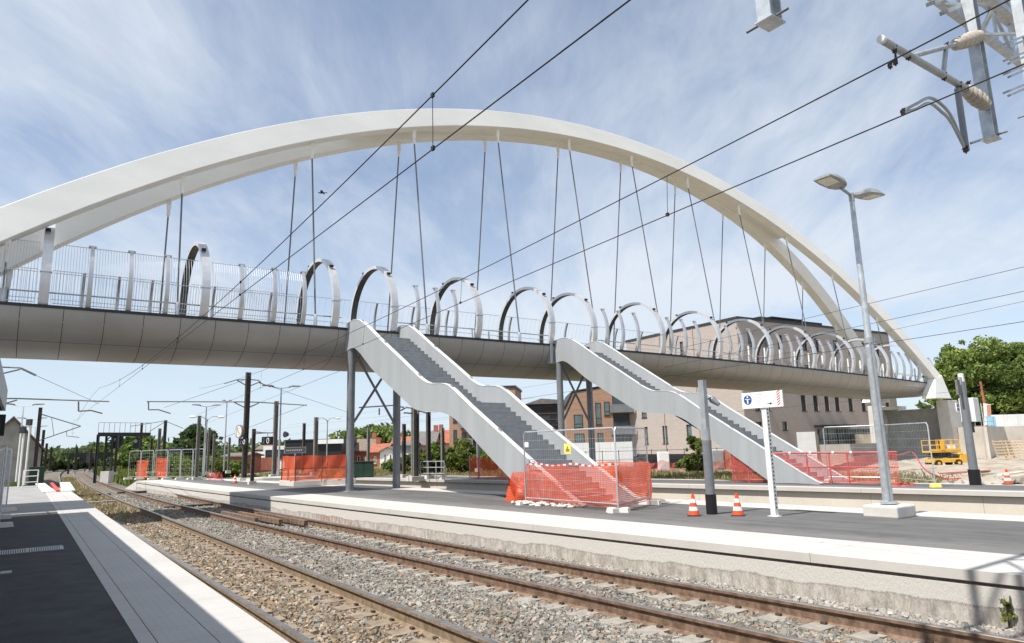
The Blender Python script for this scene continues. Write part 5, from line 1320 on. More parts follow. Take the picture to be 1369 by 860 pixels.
mb.add([(LB,0,-1.2),(LB,LA,-1.2),(LB,LA,14.05),(LB,0,14.05),(0,LA,-1.2),(0,LA,14.05)], [(0,1,2,3),(1,4,5,2)]); mb.build('wall', M['brick_pink'], mbd)
windows(mbd, WX, glass='glass_light', off=.17); windows(mbd, WY, face='y', off=.17)
mb = MB(); mb.box((10.9,-.9,2.75), (17.2,-.005,3.0)); mb.build('entrance_canopy', M['clad_black'], mbd)
gl = mb = MB(); mb.box((11.4,-.05,-.6), (24.6,-.004,2.5)); gl = mb.build('shopfront', M['glass_light'], mbd)
mb = MB()
for k in range(9): mb.box((11.4+k*1.64,-.11,-.6), (11.52+k*1.64,-.052,2.5))
mb.box((11.4,-.109,1.4),(24.6,-.053,1.5)); mb.build('mullions', M['frame_dark'], gl)
mb = MB(); mb.box((-.03,2,-1.2), (-.004,LA,.25)); mb.build('plinth', M['clad_black'], mbd)
for y in (.05, 6.3, 11.6):
    mb = MB(); mb.tube([(-.07,y+.02,-.5),(-.07,y+.02,14)], .05, 6); mb.build('downpipe', M['brick_pink'], mbd)
# brown block with balconies
b0 = atY(760, 600, 85)
bb = thing('apartment_block', 'brown brick apartment block with dark glazed balconies behind the fence', 'building', (b0[0]-.1, 85, 0), 0)
w_ = 7.9
mb = MB(); pf = [(0,-1),(w_,-1),(w_,8.35),(5.7,8.6),(.9,7.9),(0,6.1)]
vs = [(x,0,z) for x,z in pf]+[(x,11,z) for x,z in pf]; n_ = len(pf); mb.add(vs, [tuple(range(n_)), tuple(range(2*n_-1,n_-1,-1))]+[(i,n_+i,n_+(i+1)%n_,(i+1)%n_) for i in range(n_)]); mb.build('wall', M['brick_brown'], bb)
mb = MB(); mb.loft([[(x,y,z) for x,z in ((-.1,6.1),(.86,8.0),(5.7,8.72),(w_+.06,8.46),(w_+.06,8.62),(5.7,8.88),(.8,8.15),(-.2,6.2))] for y in (-.1,11.1)]); mb.build('roof', M['frame_dark'], bb)
windows(bb, [(.9,2.0,3.6,5.2),(.9,2.1,1.1,2.9),(3.6,4.3,3.9,6.6),(3.7,4.4,1.2,2.9),(4.7,5.4,5.0,6.7)], face='y', glass='glass_light')
windows(bb, [(5.75,7.75,5.6,7.7),(5.75,7.75,2.9,5.2),(5.75,7.75,.2,2.6)], face='y', glass='glass')
for z in (5.3,2.65,.0):
    mb = MB(); mb.box((5.4,-1.2,z), (w_+.3,-.04,z+.16)); s1 = mb.build('balcony', M['steel_grey'], bb)
    mb = MB(); mb.box((5.4,-1.2,z+.16), (w_+.3,-1.16,z+1.0)); mb.build('balcony_panel', M['steel_grey'], s1)
c0 = atY(708, 580, 95)
cb_ = thing('dark_annex', 'low dark clad building with louvred bands left of the brown apartment block', 'building', (c0[0]-.3,95,0), 0)
mb = MB(); mb.box((0,0,-1), (7.6,8,7.2)); mb.build('wall', M['clad_black'], cb_)
mb = MB(); mb.loft([[(x,y,z) for x,z in ((-.3,7.2),(2,7.95),(7.9,7.4),(7.9,7.2))] for y in (-.4,8.4)]); mb.build('roof', M['roof_grey'], cb_)
mb = MB()
for k in range(7): mb.box((.1,-.06,1+.8*k), (7.5,-.004,1.12+.8*k))
mb.build('louvres', M['mast_brown'], cb_); windows(cb_, [(.6,3.2,4.6,5.6),(4.0,6.8,4.6,5.6)], face='y')
# brick tower seen under the near stair
d0 = atY(601, 600, 95)
tw = thing('brick_tower_block', 'reddish brown brick block with balconies glimpsed under the near stair landing', 'building', (d0[0],95,0), R_(-6))
mb = MB(); mb.box((0,0,-1), (9.2,9,9.5)); mb.build('wall', M['brick_brown'], tw); mb = MB(); mb.box((-.15,-.15,9.5), (9.35,9.15,9.8)); mb.build('roof', M['frame_dark'], tw)
windows(tw, [(.55,1.05,5.0,6.6),(.55,1.05,2.2,4.0),(.55,1.0,.6,1.6),(1.7,2.35,4.6,6.3),(1.7,2.35,2.3,3.6),(1.7,2.35,.3,1.7),(3.3,4.3,2.2,4.0),(3.3,4.3,5,6.8)], face='y')
for z in (4.2, 1.9):
    mb = MB(); mb.box((1.5,-.9,z), (3.4,-.04,z+.12)); s1 = mb.build('balcony', M['steel_grey'], tw); mb = MB(); mb.box((1.5,-.9,z+.12), (3.4,-.86,z+.9)); mb.build('balcony_panel', M['steel_grey'], s1)
mb = MB(); mb.box((2.9,-.08,-1), (4.6,-.04,6.8)); mb.build('dark_bay', M['clad_black'], tw)

def house(label, px0, px1, pyb, y, pye, pyr, wall, roof, win=(), depth=8, gable=False, chim=None, rz=0., name='house', zb=-.8):
    a = atY(px0, pyb, y); b2 = atY(px1, pyb, y); w = b2[0]-a[0]; ze = atY((px0+px1)/2, pye, y)[2]; zr = atY((px0+px1)/2, pyr, y)[2]
    t = thing(name, label, 'house', (a[0], y, 0), rz)
    mb = MB(); mb.box((0,0,zb), (w,depth,ze)); 
    if gable:
        mb.add([(0,.0,ze),(w,.0,ze),(w/2,.0,zr),(0,depth,ze),(w,depth,ze),(w/2,depth,zr)], [(0,1,2),(3,5,4),(0,2,5,3),(1,4,5,2)])
    mb.build('wall', M[wall], t)
    mb = MB(); e = .3
    if gable: mb.loft([[(-e,y_,ze-.25),(w/2,y_,zr+.03),(w+e,y_,ze-.25),(w+e,y_,ze-.1),(w/2,y_,zr+.2),(-e,y_,ze-.1)] for y_ in (-e,depth+e)])
    else: mb.loft([[(x,-e,ze-.1),(x,depth/2,zr),(x,depth+e,ze-.1),(x,depth+e,ze+.05),(x,depth/2,zr+.17),(x,-e,ze+.05)] for x in (-e,w+e)])
    r = mb.build('roof', M[roof], t)
    if not gable:
        mb = MB(); mb.add([(0.01,0,ze),(0.01,depth/2,zr),(0.01,depth,ze)], [(0,1,2)]); mb.add([(w-.01,0,ze),(w-.01,depth/2,zr),(w-.01,depth,ze)], [(0,1,2)]); mb.build('gable_end', M[wall], t)
    if chim is not None:
        mb = MB(); mb.cbox((w*chim, depth/2, zr+.35), (.6,.5,1.3)); mb.build('chimney', M['red_brick'], r)
    if win: windows(t, [(w*f0, w*f1, z0, z1) for f0, f1, z0, z1 in win], face='y', frame='pole_white')
    return t
house('long low red brick house with a brown roof left of the second stair column', 463, 500, 613, 100, 603, 588, 'red_brick', 'roof_brown', [(.1,.2,-.2,.8),(.4,.5,-.2,.8),(.7,.8,-.2,.8)], chim=.8)
house('low house with a bright red tiled roof left of the second stair column', 494, 514, 614, 94, 604.5, 594.5, 'red_brick', 'roof_red', [(.3,.45,-.3,.7)], chim=.2)
house('small white gabled house beside the second stair column', 508, 529, 614, 90, 603, 599, 'white_wall', 'roof_brown', [(.25,.4,-.1,1.0),(.6,.75,-.1,1.0)], gable=True)
house('red roofed house above the grey shed right of the second stair column', 524, 552, 605, 112, 593, 584.5, 'red_brick', 'roof_red', [(.2,.35,.8,1.8)], chim=.35)
house('grey walled shed below the red roofed house', 534, 553, 612, 86, 595.5, 592, 'grey_wall', 'roof_grey', [(.3,.6,-.1,1.0)], depth=5)
house('pink rendered house with a steep grey roof left of the brown tower', 558, 580, 610, 92, 595, 577.5, 'pink_wall', 'roof_grey', [(.2,.36,.2,1.5),(.6,.76,.2,1.5)], depth=9, chim=.9)
house('white house with a red roof and a chimney touching the brown tower', 576, 601, 608, 98, 593, 576, 'white_wall', 'roof_red', [(.2,.35,.3,1.6),(.65,.8,.3,1.6)], chim=.4)
house('small red brick hut with a flat pale roof beyond the far lamps', 299, 328, 624, 82, 610, 607.5, 'red_brick', 'roof_grey', [(.1,.3,-.4,.6),(.4,.6,-.4,.6),(.75,.9,-.4,.6)], depth=5)
house('brown roofed house between the leafy tree and the white building', 343, 360, 605, 130, 601, 594, 'pink_wall', 'roof_brown', chim=.7)
house('gabled grey brown building at the left border beyond the canopy', -34, 37, 640, 53., 601, 559, 'conc_grey', 'roof_brown', depth=24, gable=True, rz=R_(37), name='trackside_building')
# black and white modern building
k0, k1, k2 = atY(331,620,92), atY(381,620,92), atY(456,620,92)
bw = thing('modern_building', 'modern building with a black clad box beside a white block with ribbon window', 'building', (k0[0],92,0), R_(2))
wL = k1[0]-k0[0]; wR = k2[0]-k0[0]
mb = MB(); mb.box((0,.3,-.6), (wL*.40,9,1.75)); mb.box((wL*.40,.0,-.6), (wL,9,2.45)); mb.build('white_block', M['white_wall'], bw)
mb = MB(); mb.box((wL,-.4,-.6), (wR,10,3.05)); bk_ = mb.build('black_box', M['clad_black'], bw)
mb = MB(); mb.box((wL-.05,-.5,3.05), (wR+.05,10.1,3.2)); mb.build('roof_edge', M['frame_dark'], bk_)
mb = MB(); mb.box((wL+(wR-wL)*.55,-.75,2.55), (wR+.3,-.42,3.12)); mb.build('roof_unit', M['hoard'], bk_)
windows(bw, [(wL*.42+.2, wL*.62,.75,1.95),(wL*.62,wL*.82,.75,1.95),(wL*.82,wL-.1,.75,1.95)], face='y')
mb = MB(); a = atY(337,625,88); b2 = atY(372,625,88)
fw = thing('board_fence', 'brown board fence below the white block of the modern building', 'fence'); 
for k in range(14): mb.box((a[0]+(b2[0]-a[0])*k/14, 88, -.7), (a[0]+(b2[0]-a[0])*(k+.94)/14, 88.06, 1.0))
mb.build('boards', M['red_brick'], fw); mb = MB(); mb.box((a[0],88.062,.1),(b2[0],88.12,.2)); mb.build('rail', M['wood'], fw)
# white hoardings
def hoarding(label, p0, p1, z0, z1, pw=2.2, name='hoarding', m='hoard'):
    p0, p1 = np.array(p0, float), np.array(p1, float); d = p1-p0; Lg = math.hypot(d[0], d[1]); t = thing(name, label, 'hoarding', (p0[0],p0[1],0), math.atan2(d[1], d[0]))
    n = max(1, int(Lg/pw)); w = Lg/n
    mb = MB()
    for k in range(n): mb.box((k*w+.015,-.03,z0), ((k+1)*w-.015,.03,z1))
    mb.build('panels', M[m], t)
    mb = MB()
    for k in range(n+1): mb.box((k*w-.03,.034,z0-.2), (k*w+.03,.12,z1+.05))
    mb.build('posts', M['steel_grey'], t); return t
hoarding('white hoarding panels below the brown apartment block', atY(757,610,66), atY(846,606,66), -.8, 1.75)
hoarding('white hoarding seen under the near stair beside the bushes', atY(650,618,68), atY(697,618,68), -.8, 2.0)
hoarding('short white hoarding behind the upper part of the far stair', atY(946,617,64), atY(1000,614,64), -.8, .9)
hoarding('white site cabin wall right of the far stair', atY(1068,612,58), atY(1093,612,58), -.8, 2.15)
hoarding('cream low wall behind the mesh fence right of the far stair', atY(1098,612,60), atY(1180,612,60), -.8, 1.05, 5, 'low_wall', 'conc_cream')
hoarding('white hoarding on top of the retaining wall before the dark trees', atY(1325,575,74), atY(1420,572,74), 1.9, 3.55, 1.3)
# thin dark fence along the yard behind the back platform
t = thing('yard_fence', 'thin dark mesh fence running along the yard below the beige building', 'fence'); 
for k in range(12):
    q = atY(740+k*22, 622, 60); mb = MB(); mb.tube([(q[0],q[1],-.66),(q[0],q[1],1.05)], .03, 5); mb.build('post', M['frame_dark'], t)
qa, qb = atY(740,622,60), atY(982,622,60)
for z in (.95,.2):
    mb = MB(); mb.tube([(qa[0],60,z),(qb[0],60,z)], .02, 5); mb.build('rail', M['frame_dark'], t)
hoarding('dark low wall under the beige building', atY(852,620,63), atY(990,618,63), -.8, .25, 6, 'low_wall', 'clad_black')  # low wall in plain black cladding
for i, (px, lab) in enumerate(((887,'small white cabinet against the dark low wall'), (960,'pale grey cabinet right of the bush below the beige building'))):
    q = atY(px, 616, 57); t = thing('cabinet', lab, 'cabinet', (q[0],57,-.66)); mb = MB(); mb.box((-.45,-.2,0),(.45,.25,1.5)); mb.build('housing', M['hoard'] if i == 0 else M['galv_dull'], t, bevel=.02); mb = MB(); mb.box((-.4,-.225,.1),(.4,-.204,1.4)); mb.build('door', M['hoard'] if i == 0 else M['galv_dull'], t)
net('orange_netting', 'thin orange net line along the yard behind the grey post', [atY(848,625,52)*np.array([1,1,0])+(0,0,-.66), atY(900,624,52)*np.array([1,1,0])+(0,0,-.66), atY(985,622,52)*np.array([1,1,0])+(0,0,-.66)], .2, 1.0, 'net_red', wob=.15, sag=.25, seed=31)
mb = MB(); q = atY(996,608,56); mb.box((q[0]-1.4,55,-.7),(q[0]+1.2,57,.9)); t = thing('brick_pile', 'low orange brown stack of building blocks beneath the far stair', 'block stack'); mb.build('blocks', M['red_brick'], t); mb = MB(); mb.box((q[0]-1.5,54.9,-.85),(q[0]+1.3,57.1,-.702)); mb.build('pallet', M['wood'], t)

# ------------------------------------------------------------------ bridge abutment and site at the right
ab = thing('bridge_abutment', 'concrete abutment with a wall coloured as in shade and a pale pier under the right end of the arch', 'abutment', (BP[0], BP[1], 0), R_(90-BAZ))
mb = MB(); mb.box((55.0,.22,-1.5), (59.5,5.4,3.95)); mb.build('wall', M['conc_grey'], ab)  # greyer than the pier: the deck's shade is put into the wall colour
for y0, sg in ((.25,-1),(5.42,1)):
    mb = MB(); prof = catmull([(0.,-1.5),(0.,0),(.0,1.2),(.22,2.4),(.25,3.1),(.0,3.95)], 16)
    mb.loft([[(54.75,y0+(.02 if sg<0 else 0),p[1]),(54.75,y0-sg*(.12+p[0]*.8),p[1]),(55.1,y0-sg*(.12+p[0]*.8),p[1]),(55.1,y0+(.02 if sg<0 else 0),p[1])] for p in prof]); mb.build('rounded_edge', M['conc'], ab, smooth=True)
mb = MB(); mb.loft([[(53.9,-.85,-1.5),(56.4,-.85,-1.5),(56.4,.24,-1.5),(53.9,.24,-1.5)],[(53.7,-.78,4.55),(55.5,-.78,4.55),(55.5,.2,4.55),(53.7,.2,4.55)]]); mb.build('pier', M['conc'], ab, bevel=.04)
mb = MB(); mb.loft([[(53.9,5.45,-1.5),(56.4,5.45,-1.5),(56.4,6.4,-1.5),(53.9,6.4,-1.5)],[(53.7,5.45,4.42),(55.5,5.45,4.42),(55.5,6.2,4.42),(53.7,6.2,4.42)]]); mb.build('pier', M['conc'], ab, bevel=.04)
mb = MB(); mb.box((54.3,3.6,4.0),(55.6,6.1,4.3)); mb.build('bearing_shelf', M['hoard'], ab)
mb = MB(); mb.box((55.0,-.87,3.5),(55.45,-.79,4.3)); pl_ = mb.build('plaque', M['hoard'], ab)
mb = MB()
for (a, z) in ((55.05,3.95),(55.25,3.95),(55.05,3.6),(55.25,3.6)): mb.box((a,-.878,z),(a+.15,-.8705,z+.26))
mb.build('blue_squares', M['blue'], pl_)
def BWp(x, y, z=0): return np.array(BW(x, y, z))
# retaining wall right of the pier
rw = thing('retaining_wall', 'cream and grey concrete retaining wall at the right border', 'wall')
a = atY(1284,610,60); b2 = atY(1321,612,57.0); c = atY(1345,612,62.5); d = atY(1420,612,62.)
mb = MB()
for p, q in ((a,b2),(b2,c),(c,d)):
    mb.beam((p[0],p[1],.65), (q[0],q[1],.65), .4, 3.1)
mb.build('wall', M['conc_cream'], rw)
mb = MB(); mb.prism([(a[0],a[1]+.3),(b2[0],b2[1]+.3),(c[0],c[1]+.3),(d[0],d[1]+.3),(d[0]+15,d[1]+40),(a[0],a[1]+40)], -.7, 1.9); tag(structure(mb.build('embankment', M['dirt'])))
# construction ground
mb = MB(); V = []; 
n1, n2 = 40, 26; Vg = np.zeros((n1,n2,3))
for i in range(n1):
    for j in range(n2):
        x = 17+i*.95; y = 27+j*1.35
        x += (y-27)*.28; z = -.66+.35*max(0,min(1,(y-31)/8)) + .16*math.sin(x*.8)*math.sin(y*.7)+.1*math.sin(x*2.1+y*1.3)
        ed = min(i/3, (n1-1-i)/3, j/2, (n2-1-j)/2, 1); Vg[i,j] = (x, y, -.80+(z+.80)*ed)
structure(gridmesh('site_ground', Vg, Vg[...,:2], M['dirt'], smooth=True))
# scissor lift
sl_ = thing('scissor_lift', 'yellow scissor lift platform parked before the bridge pier', 'scissor lift', atY(1262,617,47)*np.array([1,1,0])+(0,0,-.45), R_(8))
mb = MB(); mb.box((-1.3,-.5,.35), (1.2,.5,.72)); mb.build('chassis', M['yellow'], sl_, bevel=.03)
for x in (-.95,.85):
    for y in (-.52,.52):
        mb = MB(); mb.disc((x,y,.3), (0,1,0), .30, .2, 18); wl_ = mb.build('wheel', M['rubber'], sl_, smooth=True); mb = MB(); mb.disc((x,y+(.105 if y>0 else -.105),.3), (0,1,0), .14, .02, 12); mb.build('rim', M['yellow'], wl_)
mb = MB(); 
for k, z in enumerate((.75,.92,1.09)):
    for y in (-.38,.38): mb.beam((-1.1,y,z), (1.0,y,z+.17), .07, .07); mb.beam((1.0,y*.85,z), (-1.1,y*.85,z+.17), .07, .07)
mb.build('scissor_arms', M['frame_dark'], sl_)
mb = MB(); mb.box((-1.45,-.5,1.28),(1.25,.5,1.42)); mb.box((-1.45,-.52,1.42),(1.25,-.49,1.6)); pf_ = mb.build('platform', M['yellow'], sl_)
mb = MB()
for z in (1.95,2.4):
    mb.tube([(-1.42,-.48,z),(1.22,-.48,z),(1.22,.48,z),(-1.42,.48,z),(-1.42,-.48,z)], .03, 6)
for x in (-1.42,-.75,-.1,.55,1.22):
    for y in (-.48,.48): mb.tube([(x,y,1.42),(x,y,2.4)], .028, 6)
mb.build('guard_rails', M['yellow'], pf_)
mb = MB(); mb.box((-.55,-.55,1.5),(-.2,-.49,2.38)); mb.build('gate_panel', M['yellow'], pf_)
mb = MB(); mb.cbox((-1.0,-.3,2.45),(.3,.25,.3)); mb.build('control_box', M['frame_dark'], pf_)
mb = MB(); mb.loft([[(1.15,-.45,.3),(1.15,.45,.3),(1.15,.45,.95),(1.15,-.45,.95)],[(2.0,-.4,.3),(2.0,.4,.3),(1.75,.4,1.2),(1.75,-.4,1.2)]]); mb.build('engine_cover', M['yellow'], sl_, bevel=.05); sl_.scale = (.82,.82,.72)
# pallets
for i, (px, py, y, rz, lean, lab) in enumerate(((1346,606,51,.15,.22,'wooden pallet leaning against the grey retaining wall'), (1364,607,52.3,-.3,.3,'second wooden pallet leaning at an angle behind the first at the right border'))):
    q = atY(px, py, y); t = thing('pallet', lab, 'pallet', (q[0],y,-.35), rz); t.rotation_euler.x = -lean; t.scale = (.75,.75,.72)
    mb = MB()
    for k in range(7): mb.box((-1.0,-.03,.1+.30*k),(1.0,.0,.22+.30*k))
    mb.build('slats', M['wood'], t)
    mb = MB()
    for x in (-.95,-.05,.85): mb.box((x,.002,.05),(x+.1,.10,2.1))
    mb.build('bearers', M['wood'], t)
mb = MB(); q = atY(1325,641,37); mb.cbox((q[0],37,-.5),(4.2,1.4,.22),.2); tag(mb.build('material_pile', mat('green_sheet', (.20,.26,.20), .7), bevel=.03), 'flat grey green sheet lying on the rubble at the right', 'sheet')
# banner and posts on the embankment
q = atY(1316,572,66); t = thing('banner', 'small orange and white beach flag banner before the dark trees', 'banner', (q[0],66,1.9)); mb = MB(); mb.tube([(0,0,0),(0,0,3.6)], .03, 6); mb.build('pole', M['pole_white'], t)
mb = MB(); mb.add([(.04,0,.6),(.95,0,.9),(1.25,0,3.4),(.3,0,3.6)],[(0,1,2,3)],0); mb.add([(.5,-.01,.9),(.92,-.01,1.0),(1.2,-.01,3.3),(.75,-.01,3.4)],[(0,1,2,3)],1); mb.build('cloth', [M['pole_white'], mat('banner_orange', (.62,.25,.14), .7)], t); t.scale = (.75,.75,.72)
q = atY(1326,573,66); t = thing('cabinet', 'small light blue box on the wall by the banner', 'box', (q[0],66,1.9)); mb = MB(); mb.box((-.3,-.2,0),(.35,.2,1.3)); mb.build('housing', mat('light_blue', (.25,.55,.75), .5), t, bevel=.02); mb = MB(); mb.box((-.25,-.22,.1),(.3,-.203,1.2)); mb.build('door', mat('light_blue2', (.3,.6,.8), .5), t)
railing('grey railing on the retaining wall before the banner', (atY(1296,574,62)*np.array([1,1,0])+(0,0,1.9)), (atY(1330,574,63)*np.array([1,1,0])+(0,0,1.9)), 1.2, 3, 5, 'galv_dull')
mb = MB(); p0 = atY(1297,577,61.5); p1 = atY(1324,577,61.5); mb.box((p0[0],61,1.9),(p1[0],61.6,2.25)); tag(mb.build('red_barrier_block', M['red'], bevel=.04), 'long red barrier block lying on the retaining wall', 'barrier block')
q = atY(1324,575,72); t = thing('timber_pole', 'rusty brown pole standing before the dark trees', 'pole', (q[0],72,0)); mb = MB(); mb.tube([(0,0,0),(-.3,0,7)], [.16,.11], 8); mb.build('pole', M['roof_red'], t, smooth=True); mb = MB(); mb.cbox((-.3,0,6.6),(.7,.12,.12)); mb.build('crossarm', M['bark'], t)

# rubble, planks and sheets lying about on the site
n = 1400; rs, rl = 1+13*rng.random(n), 29+14*rng.random(n); rl = np.where(rng.random(n) < .5, 29.5+2.5*rng.random(n), rl)
def szz(s_, l_):
    p = SL(s_, l_); y = p[1]; x = p[0]; return -.66+.35*max(0,min(1,(y-31)/8))+.16*math.sin(x*.8)*math.sin(y*.7)+.1*math.sin(x*2.1+y*1.3)
rz_ = np.array([szz(a, b2) for a, b2 in zip(rs, rl)]); make_stones('site_rubble', rs, rl, rz_+.02, .05+.10*rng.random(n)**3, np.array([.34,.30,.25])*(.6+.7*rng.random((n,1))))
bpy.data.objects['site_rubble']['label'] = 'broken rubble strewn over the bare site ground at the right'; bpy.data.objects['site_rubble']['category'] = 'rubble'
for i, (px, py, Lg, a, mm, lab) in enumerate(((1228,628,2.6,.3,'wood','loose plank lying before the scissor lift'), (1335,630,3.2,-.2,'wood','loose plank lying on the rubble below the pallets'), (1352,634,2.2,.5,'conc','broken kerb piece on the rubble by the right cone'), (1290,632,2.8,.1,'red_rail','red bar lying on the site ground right of the fence'))):
    q = G(px, py, -.35); mb = MB(); mb.beam(q-np.array([math.cos(a),math.sin(a),0])*Lg/2, q+np.array([math.cos(a),math.sin(a),.05])*Lg/2, .22, .06); tag(mb.build('plank' if mm == 'wood' else 'kerb_piece' if mm == 'conc' else 'bar', M[mm]), lab, 'debris')
# ------------------------------------------------------------------ trees and bushes
def tree(label, p, h, w, leaves, size, m, trunk_h=None, name='tree', group=None, clumps=60, seed=None, squash=1., cat='tree'):
    r = random.Random(seed or len(label)*7+int(p[0]*3)); t = thing(name, label, cat, p, r.uniform(0,6), group); th = trunk_h if trunk_h is not None else h*.32
    mb = MB(); mb.tube(catmull([(0,0,-.3),(.05*h*r.uniform(-.5,.5),0,th*.6),(.04*h*r.uniform(-.5,.5),.02*h,th*1.2),(0,0,h*.72)], 8), [h*.030*(1-.1*i) for i in range(8)], 8)
    tk = mb.build('trunk', M['bark'], t, smooth=True)
    mb = MB()
    for k in range(7):
        a = k*2.4+r.random(); z0 = th*(.75+.12*k); L_ = w*.42*r.uniform(.6,1)
        mb.tube([(0,0,z0),(L_*.5*math.cos(a),L_*.5*math.sin(a),z0+h*.10),(L_*math.cos(a),L_*math.sin(a),z0+h*.2)], [h*.012,h*.008,h*.004], 5)
    mb.build('limbs', M['bark'], tk)
    cs = []; zc = th+(h-th)*.5; hz = (h-th)*.5*1.05
    while len(cs) < clumps:
        x, y, z = [r.uniform(-1,1) for _ in range(3)]; d = math.sqrt(x*x+y*y+z*z)
        if d > (1.12 if r.random() < .35 else .95) or d < .35: continue
        prof = 1 - .25*max(0,z)
        cr = w*.5*r.choice((r.uniform(.09,.16), r.uniform(.15,.29), r.uniform(.18,.27)))
        cs.append((x*w*.46*prof, y*w*.46*prof, zc+z*hz*.92, cr))
    foliage('crown', cs, leaves, size, m, t); return t
GR = 'trees along the horizon at the left'
def gp(px, Y, z=-.66): q = atY(px, 615, Y); return (q[0], Y, z)
def hz_h(py, px, Y): return atY(px, py, Y)[2]+.66
spec = [(66,600,598,150,16),(88,603,604,140,17),(112,605,601,150,18),(60,598,606,120,12),(135,600,600,145,16),(158,600,597,140,16)]
labs = ['dark rounded tree at the far end of the line, left of the masts','bushy green tree behind the lower gantry, second from the left','grey green tree behind the lower gantry boxes','low bushy tree right beside the left border masts','green tree just left of the railed gantry column','green tree seen between the railed gantry columns']
for i, (px, a, pt_, Y, w) in enumerate(spec): tree(labs[i], gp(px,Y), hz_h(pt_,px,Y)*.62, w*.9, 2600, .75, 'leaf_far', trunk_h=1.2, group=GR, clumps=34, seed=i+1)
tree('tall olive green tree behind the railed gantry', gp(176,105), hz_h(580,176,105)*.82, 9, 5200, .55, 'leaf_mid', trunk_h=2, clumps=50, seed=21)
tree('broad dark green tree right of the railed gantry', gp(196,96), hz_h(588,196,96)*.8, 9, 5200, .5, 'leaf_dark', trunk_h=1.5, clumps=50, seed=22)
tree('green bushy tree beside the dark station sign', gp(214,90), hz_h(594,214,90)*.8, 7, 4000, .45, 'leaf_mid', trunk_h=1, clumps=40, seed=23)
tree('tall pale leafy tree behind the swan necked lamp', gp(260,88), hz_h(567,260,88)*.93, 6.2, 7000, .36, 'leaf_far', trunk_h=1.8, clumps=60, seed=24)
tree('round low tree right of the tall leafy tree', gp(243,110), hz_h(596,243,110)*.85, 7, 3500, .5, 'leaf_mid', trunk_h=1, clumps=36, seed=25)
for i, (px, Y, pt_, w, m_) in enumerate(((285,120,601,9,'leaf_far'),(305,125,602,10,'leaf_mid'),(322,130,600,9,'leaf_far'))): tree(['low hazy tree between the leafy tree and the clock','rounded tree above the red brick hut','pale tree behind the clock mast foot'][i], gp(px,Y), hz_h(pt_+4,px,Y)*.85, w, 2600, .55, m_, trunk_h=1, group=GR, clumps=30, seed=31+i)
tree('dark rounded tree above the red roofs left of the second stair column', gp(500,125), hz_h(574,500,125), 14, 5500, .6, 'leaf_dark', trunk_h=2, clumps=50, seed=41)
tree('small dark tree beside the second stair column', gp(522,120), hz_h(583,522,120), 8, 3000, .5, 'leaf_dark', trunk_h=1.5, clumps=34, seed=42)
tree('small dark tree behind the house roofs at the left', gp(468,120), hz_h(592,468,120), 7, 2400, .5, 'leaf_mid', trunk_h=1.5, clumps=30, seed=43)
# right group
def gr(px, Y, z=1.): q = atY(px, 570, Y); return (q[0], Y, z)
def hr(py, px, Y): return atY(px, py, Y)[2]-1.
tree('bright lime green tree right of the arch foot', gr(1293,84), hr(469,1293,84), 7.6, 11000, .30, 'leaf_lime', trunk_h=1.2, clumps=80, seed=51)
tree('tall green tree with uneven top behind the lime green one', gr(1296,97), hr(455,1296,97), 8.2, 11000, .34, 'leaf_mid', trunk_h=2.5, clumps=70, seed=52)
tree('broad dark conifer like tree at the right border', gr(1338,80), hr(459,1338,80), 12.5, 21000, .30, 'leaf_dark', trunk_h=1.8, clumps=95, seed=53)
tree('green tree with lighter sprays between the two dark trees', gr(1310,90), hr(464,1310,90), 9.5, 13000, .30, 'leaf_mid', trunk_h=2.0, clumps=70, seed=54)
tree('dark tree cut by the right border', gr(1385,78), hr(456,1385,78), 12, 15000, .30, 'leaf_dark', trunk_h=1.8, clumps=80, seed=55)
tree('low dark bushy tree at the foot of the right trees', gr(1345,82), 6.0, 10, 9000, .28, 'leaf_dark', trunk_h=.4, clumps=60, seed=56)
tree('low green bushy tree below the lime green one', gr(1296,79), 6.0, 7, 7000, .28, 'leaf_mid', trunk_h=.4, clumps=60, seed=57)
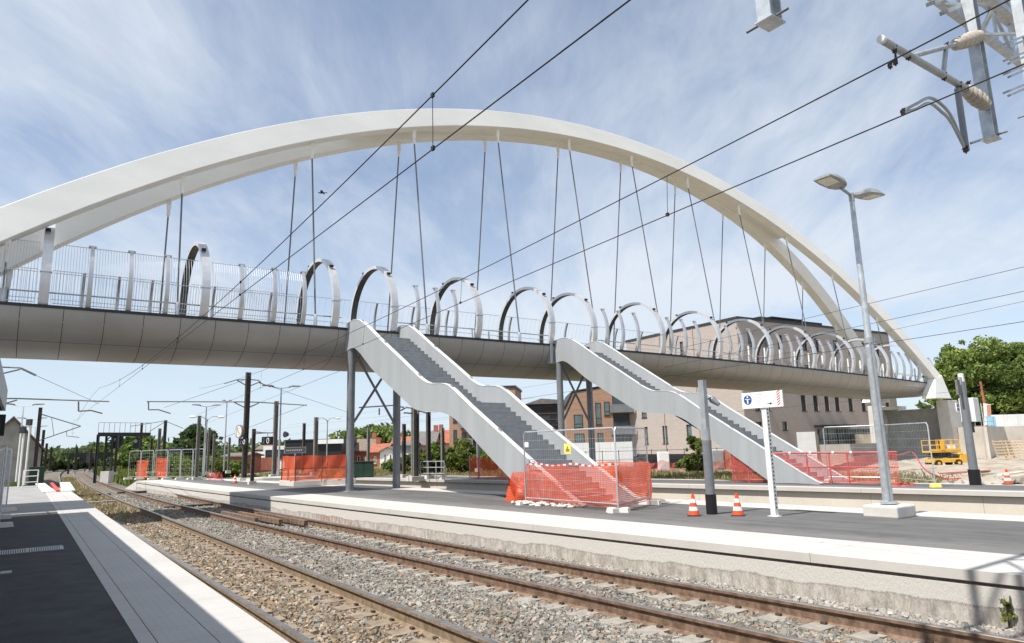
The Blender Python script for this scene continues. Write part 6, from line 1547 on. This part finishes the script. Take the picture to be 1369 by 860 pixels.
# bushes in the yard
for i, (px, Y, h, w, m_, lab) in enumerate(((933,50,3.1,1.7,'weed','tall narrow green bush beside the grey post, below the beige building'),(927,51,1.2,2.6,'weed','low bush at the foot of the tall narrow one'),
    (618,62,2.9,4.2,'weed','green bush below the brown tower, left of the orange net'),(636,63,2.2,3.4,'leaf_mid','darker bush behind the pale slim pole'),(664,64,2.9,3.4,'leaf_dark','dark shrub before the white hoarding under the near stair'),
    (563,60,2.2,3.,'weed','bright green bush between the pale mast and the dark one'),(581,62,3.0,2.6,'leaf_mid','green shrub behind the guard rail'),(302,72,1.6,5,'leaf_mid','low green hedge before the red brick hut'),(532,66,1.3,3,'leaf_dark','low shrub before the small houses'),
    (236,72,2.2,8,'leaf_mid','green bush behind the far mesh fences'),(268,68,1.8,6,'weed','light green bush at the end of the far mesh fences'),(338,52,.8,1.,'weed','small green weed clump at the foot of the short dark post'))):
    tree(lab, (atY(px,620,Y)[0],Y,-.7), h, w, int(1500+600*w), .16 if Y < 60 else .2, m_, trunk_h=h*.08, name='bush', clumps=34, seed=60+i, cat='bush')
# grass and weeds as ground cover
def tufts(name, n, fn, h, m, label):
    P = np.array([fn() for _ in range(n)]); a = rng.random(n)*6.28; hh = h*(.5+rng.random(n)); w = .12*hh+.02
    dx, dy = np.cos(a)*w, np.sin(a)*w; lx, ly = rng.normal(size=n)*.3*hh, rng.normal(size=n)*.3*hh
    V = np.stack([np.stack([P[:,0]-dx,P[:,1]-dy,P[:,2]],1), np.stack([P[:,0]+dx,P[:,1]+dy,P[:,2]],1), np.stack([P[:,0]+lx+dx*.2,P[:,1]+ly+dy*.2,P[:,2]+hh],1), np.stack([P[:,0]+lx-dx*.2,P[:,1]+ly-dy*.2,P[:,2]+hh],1)],1)
    t = np.repeat(rng.random(n),4); C = np.stack([t,t,t,np.ones_like(t)],1)
    return tag(npmesh(name, V.reshape(-1,3), np.arange(4*n).reshape(n,4), M[m], None, C), label, 'grass', kind='stuff')
def yard():
    s = random.uniform(15,75); l = BE(min(s,45))+random.choice([5.2,10.4,11,14,17,20])+random.gauss(0,.8); p = SL(s,l,-.66); return p
tufts('dry_grass', 24000, yard, .22, 'straw', 'dry straw coloured grass in strips across the yard')
tufts('green_weeds', 9000, yard, .22, 'weed', 'green weeds growing in strips across the yard')
def lefty():
    s = random.uniform(58,140); l = T1(s)+random.choice([-1,1])*random.uniform(3.2,9); return SL(s,l,-.66)
tufts('track_weeds', 9000, lefty, .55, 'weed', 'weeds beside the far tracks')
def btw():
    s = random.uniform(30,95); l = T1(s)+random.gauss(0,.35); return SL(s,l,-.62)
tufts('track_grass', 2500, btw, .12, 'straw', 'yellow grass growing between the rails of the left track')
# far wood behind everything, one mass
cs = []
for k in range(420):
    a = random.uniform(-42,46); d = random.uniform(240,420); x, y = d*math.sin(R_(a)), d*math.cos(R_(a)); cs.append((x,y,random.uniform(-1,2.5 if a < 15 else 9),random.uniform(3,7)))
tag(foliage('distant_wood', cs, 26000, 1.7, 'leaf_far'), 'distant belt of woodland along the horizon', 'woodland', kind='stuff')
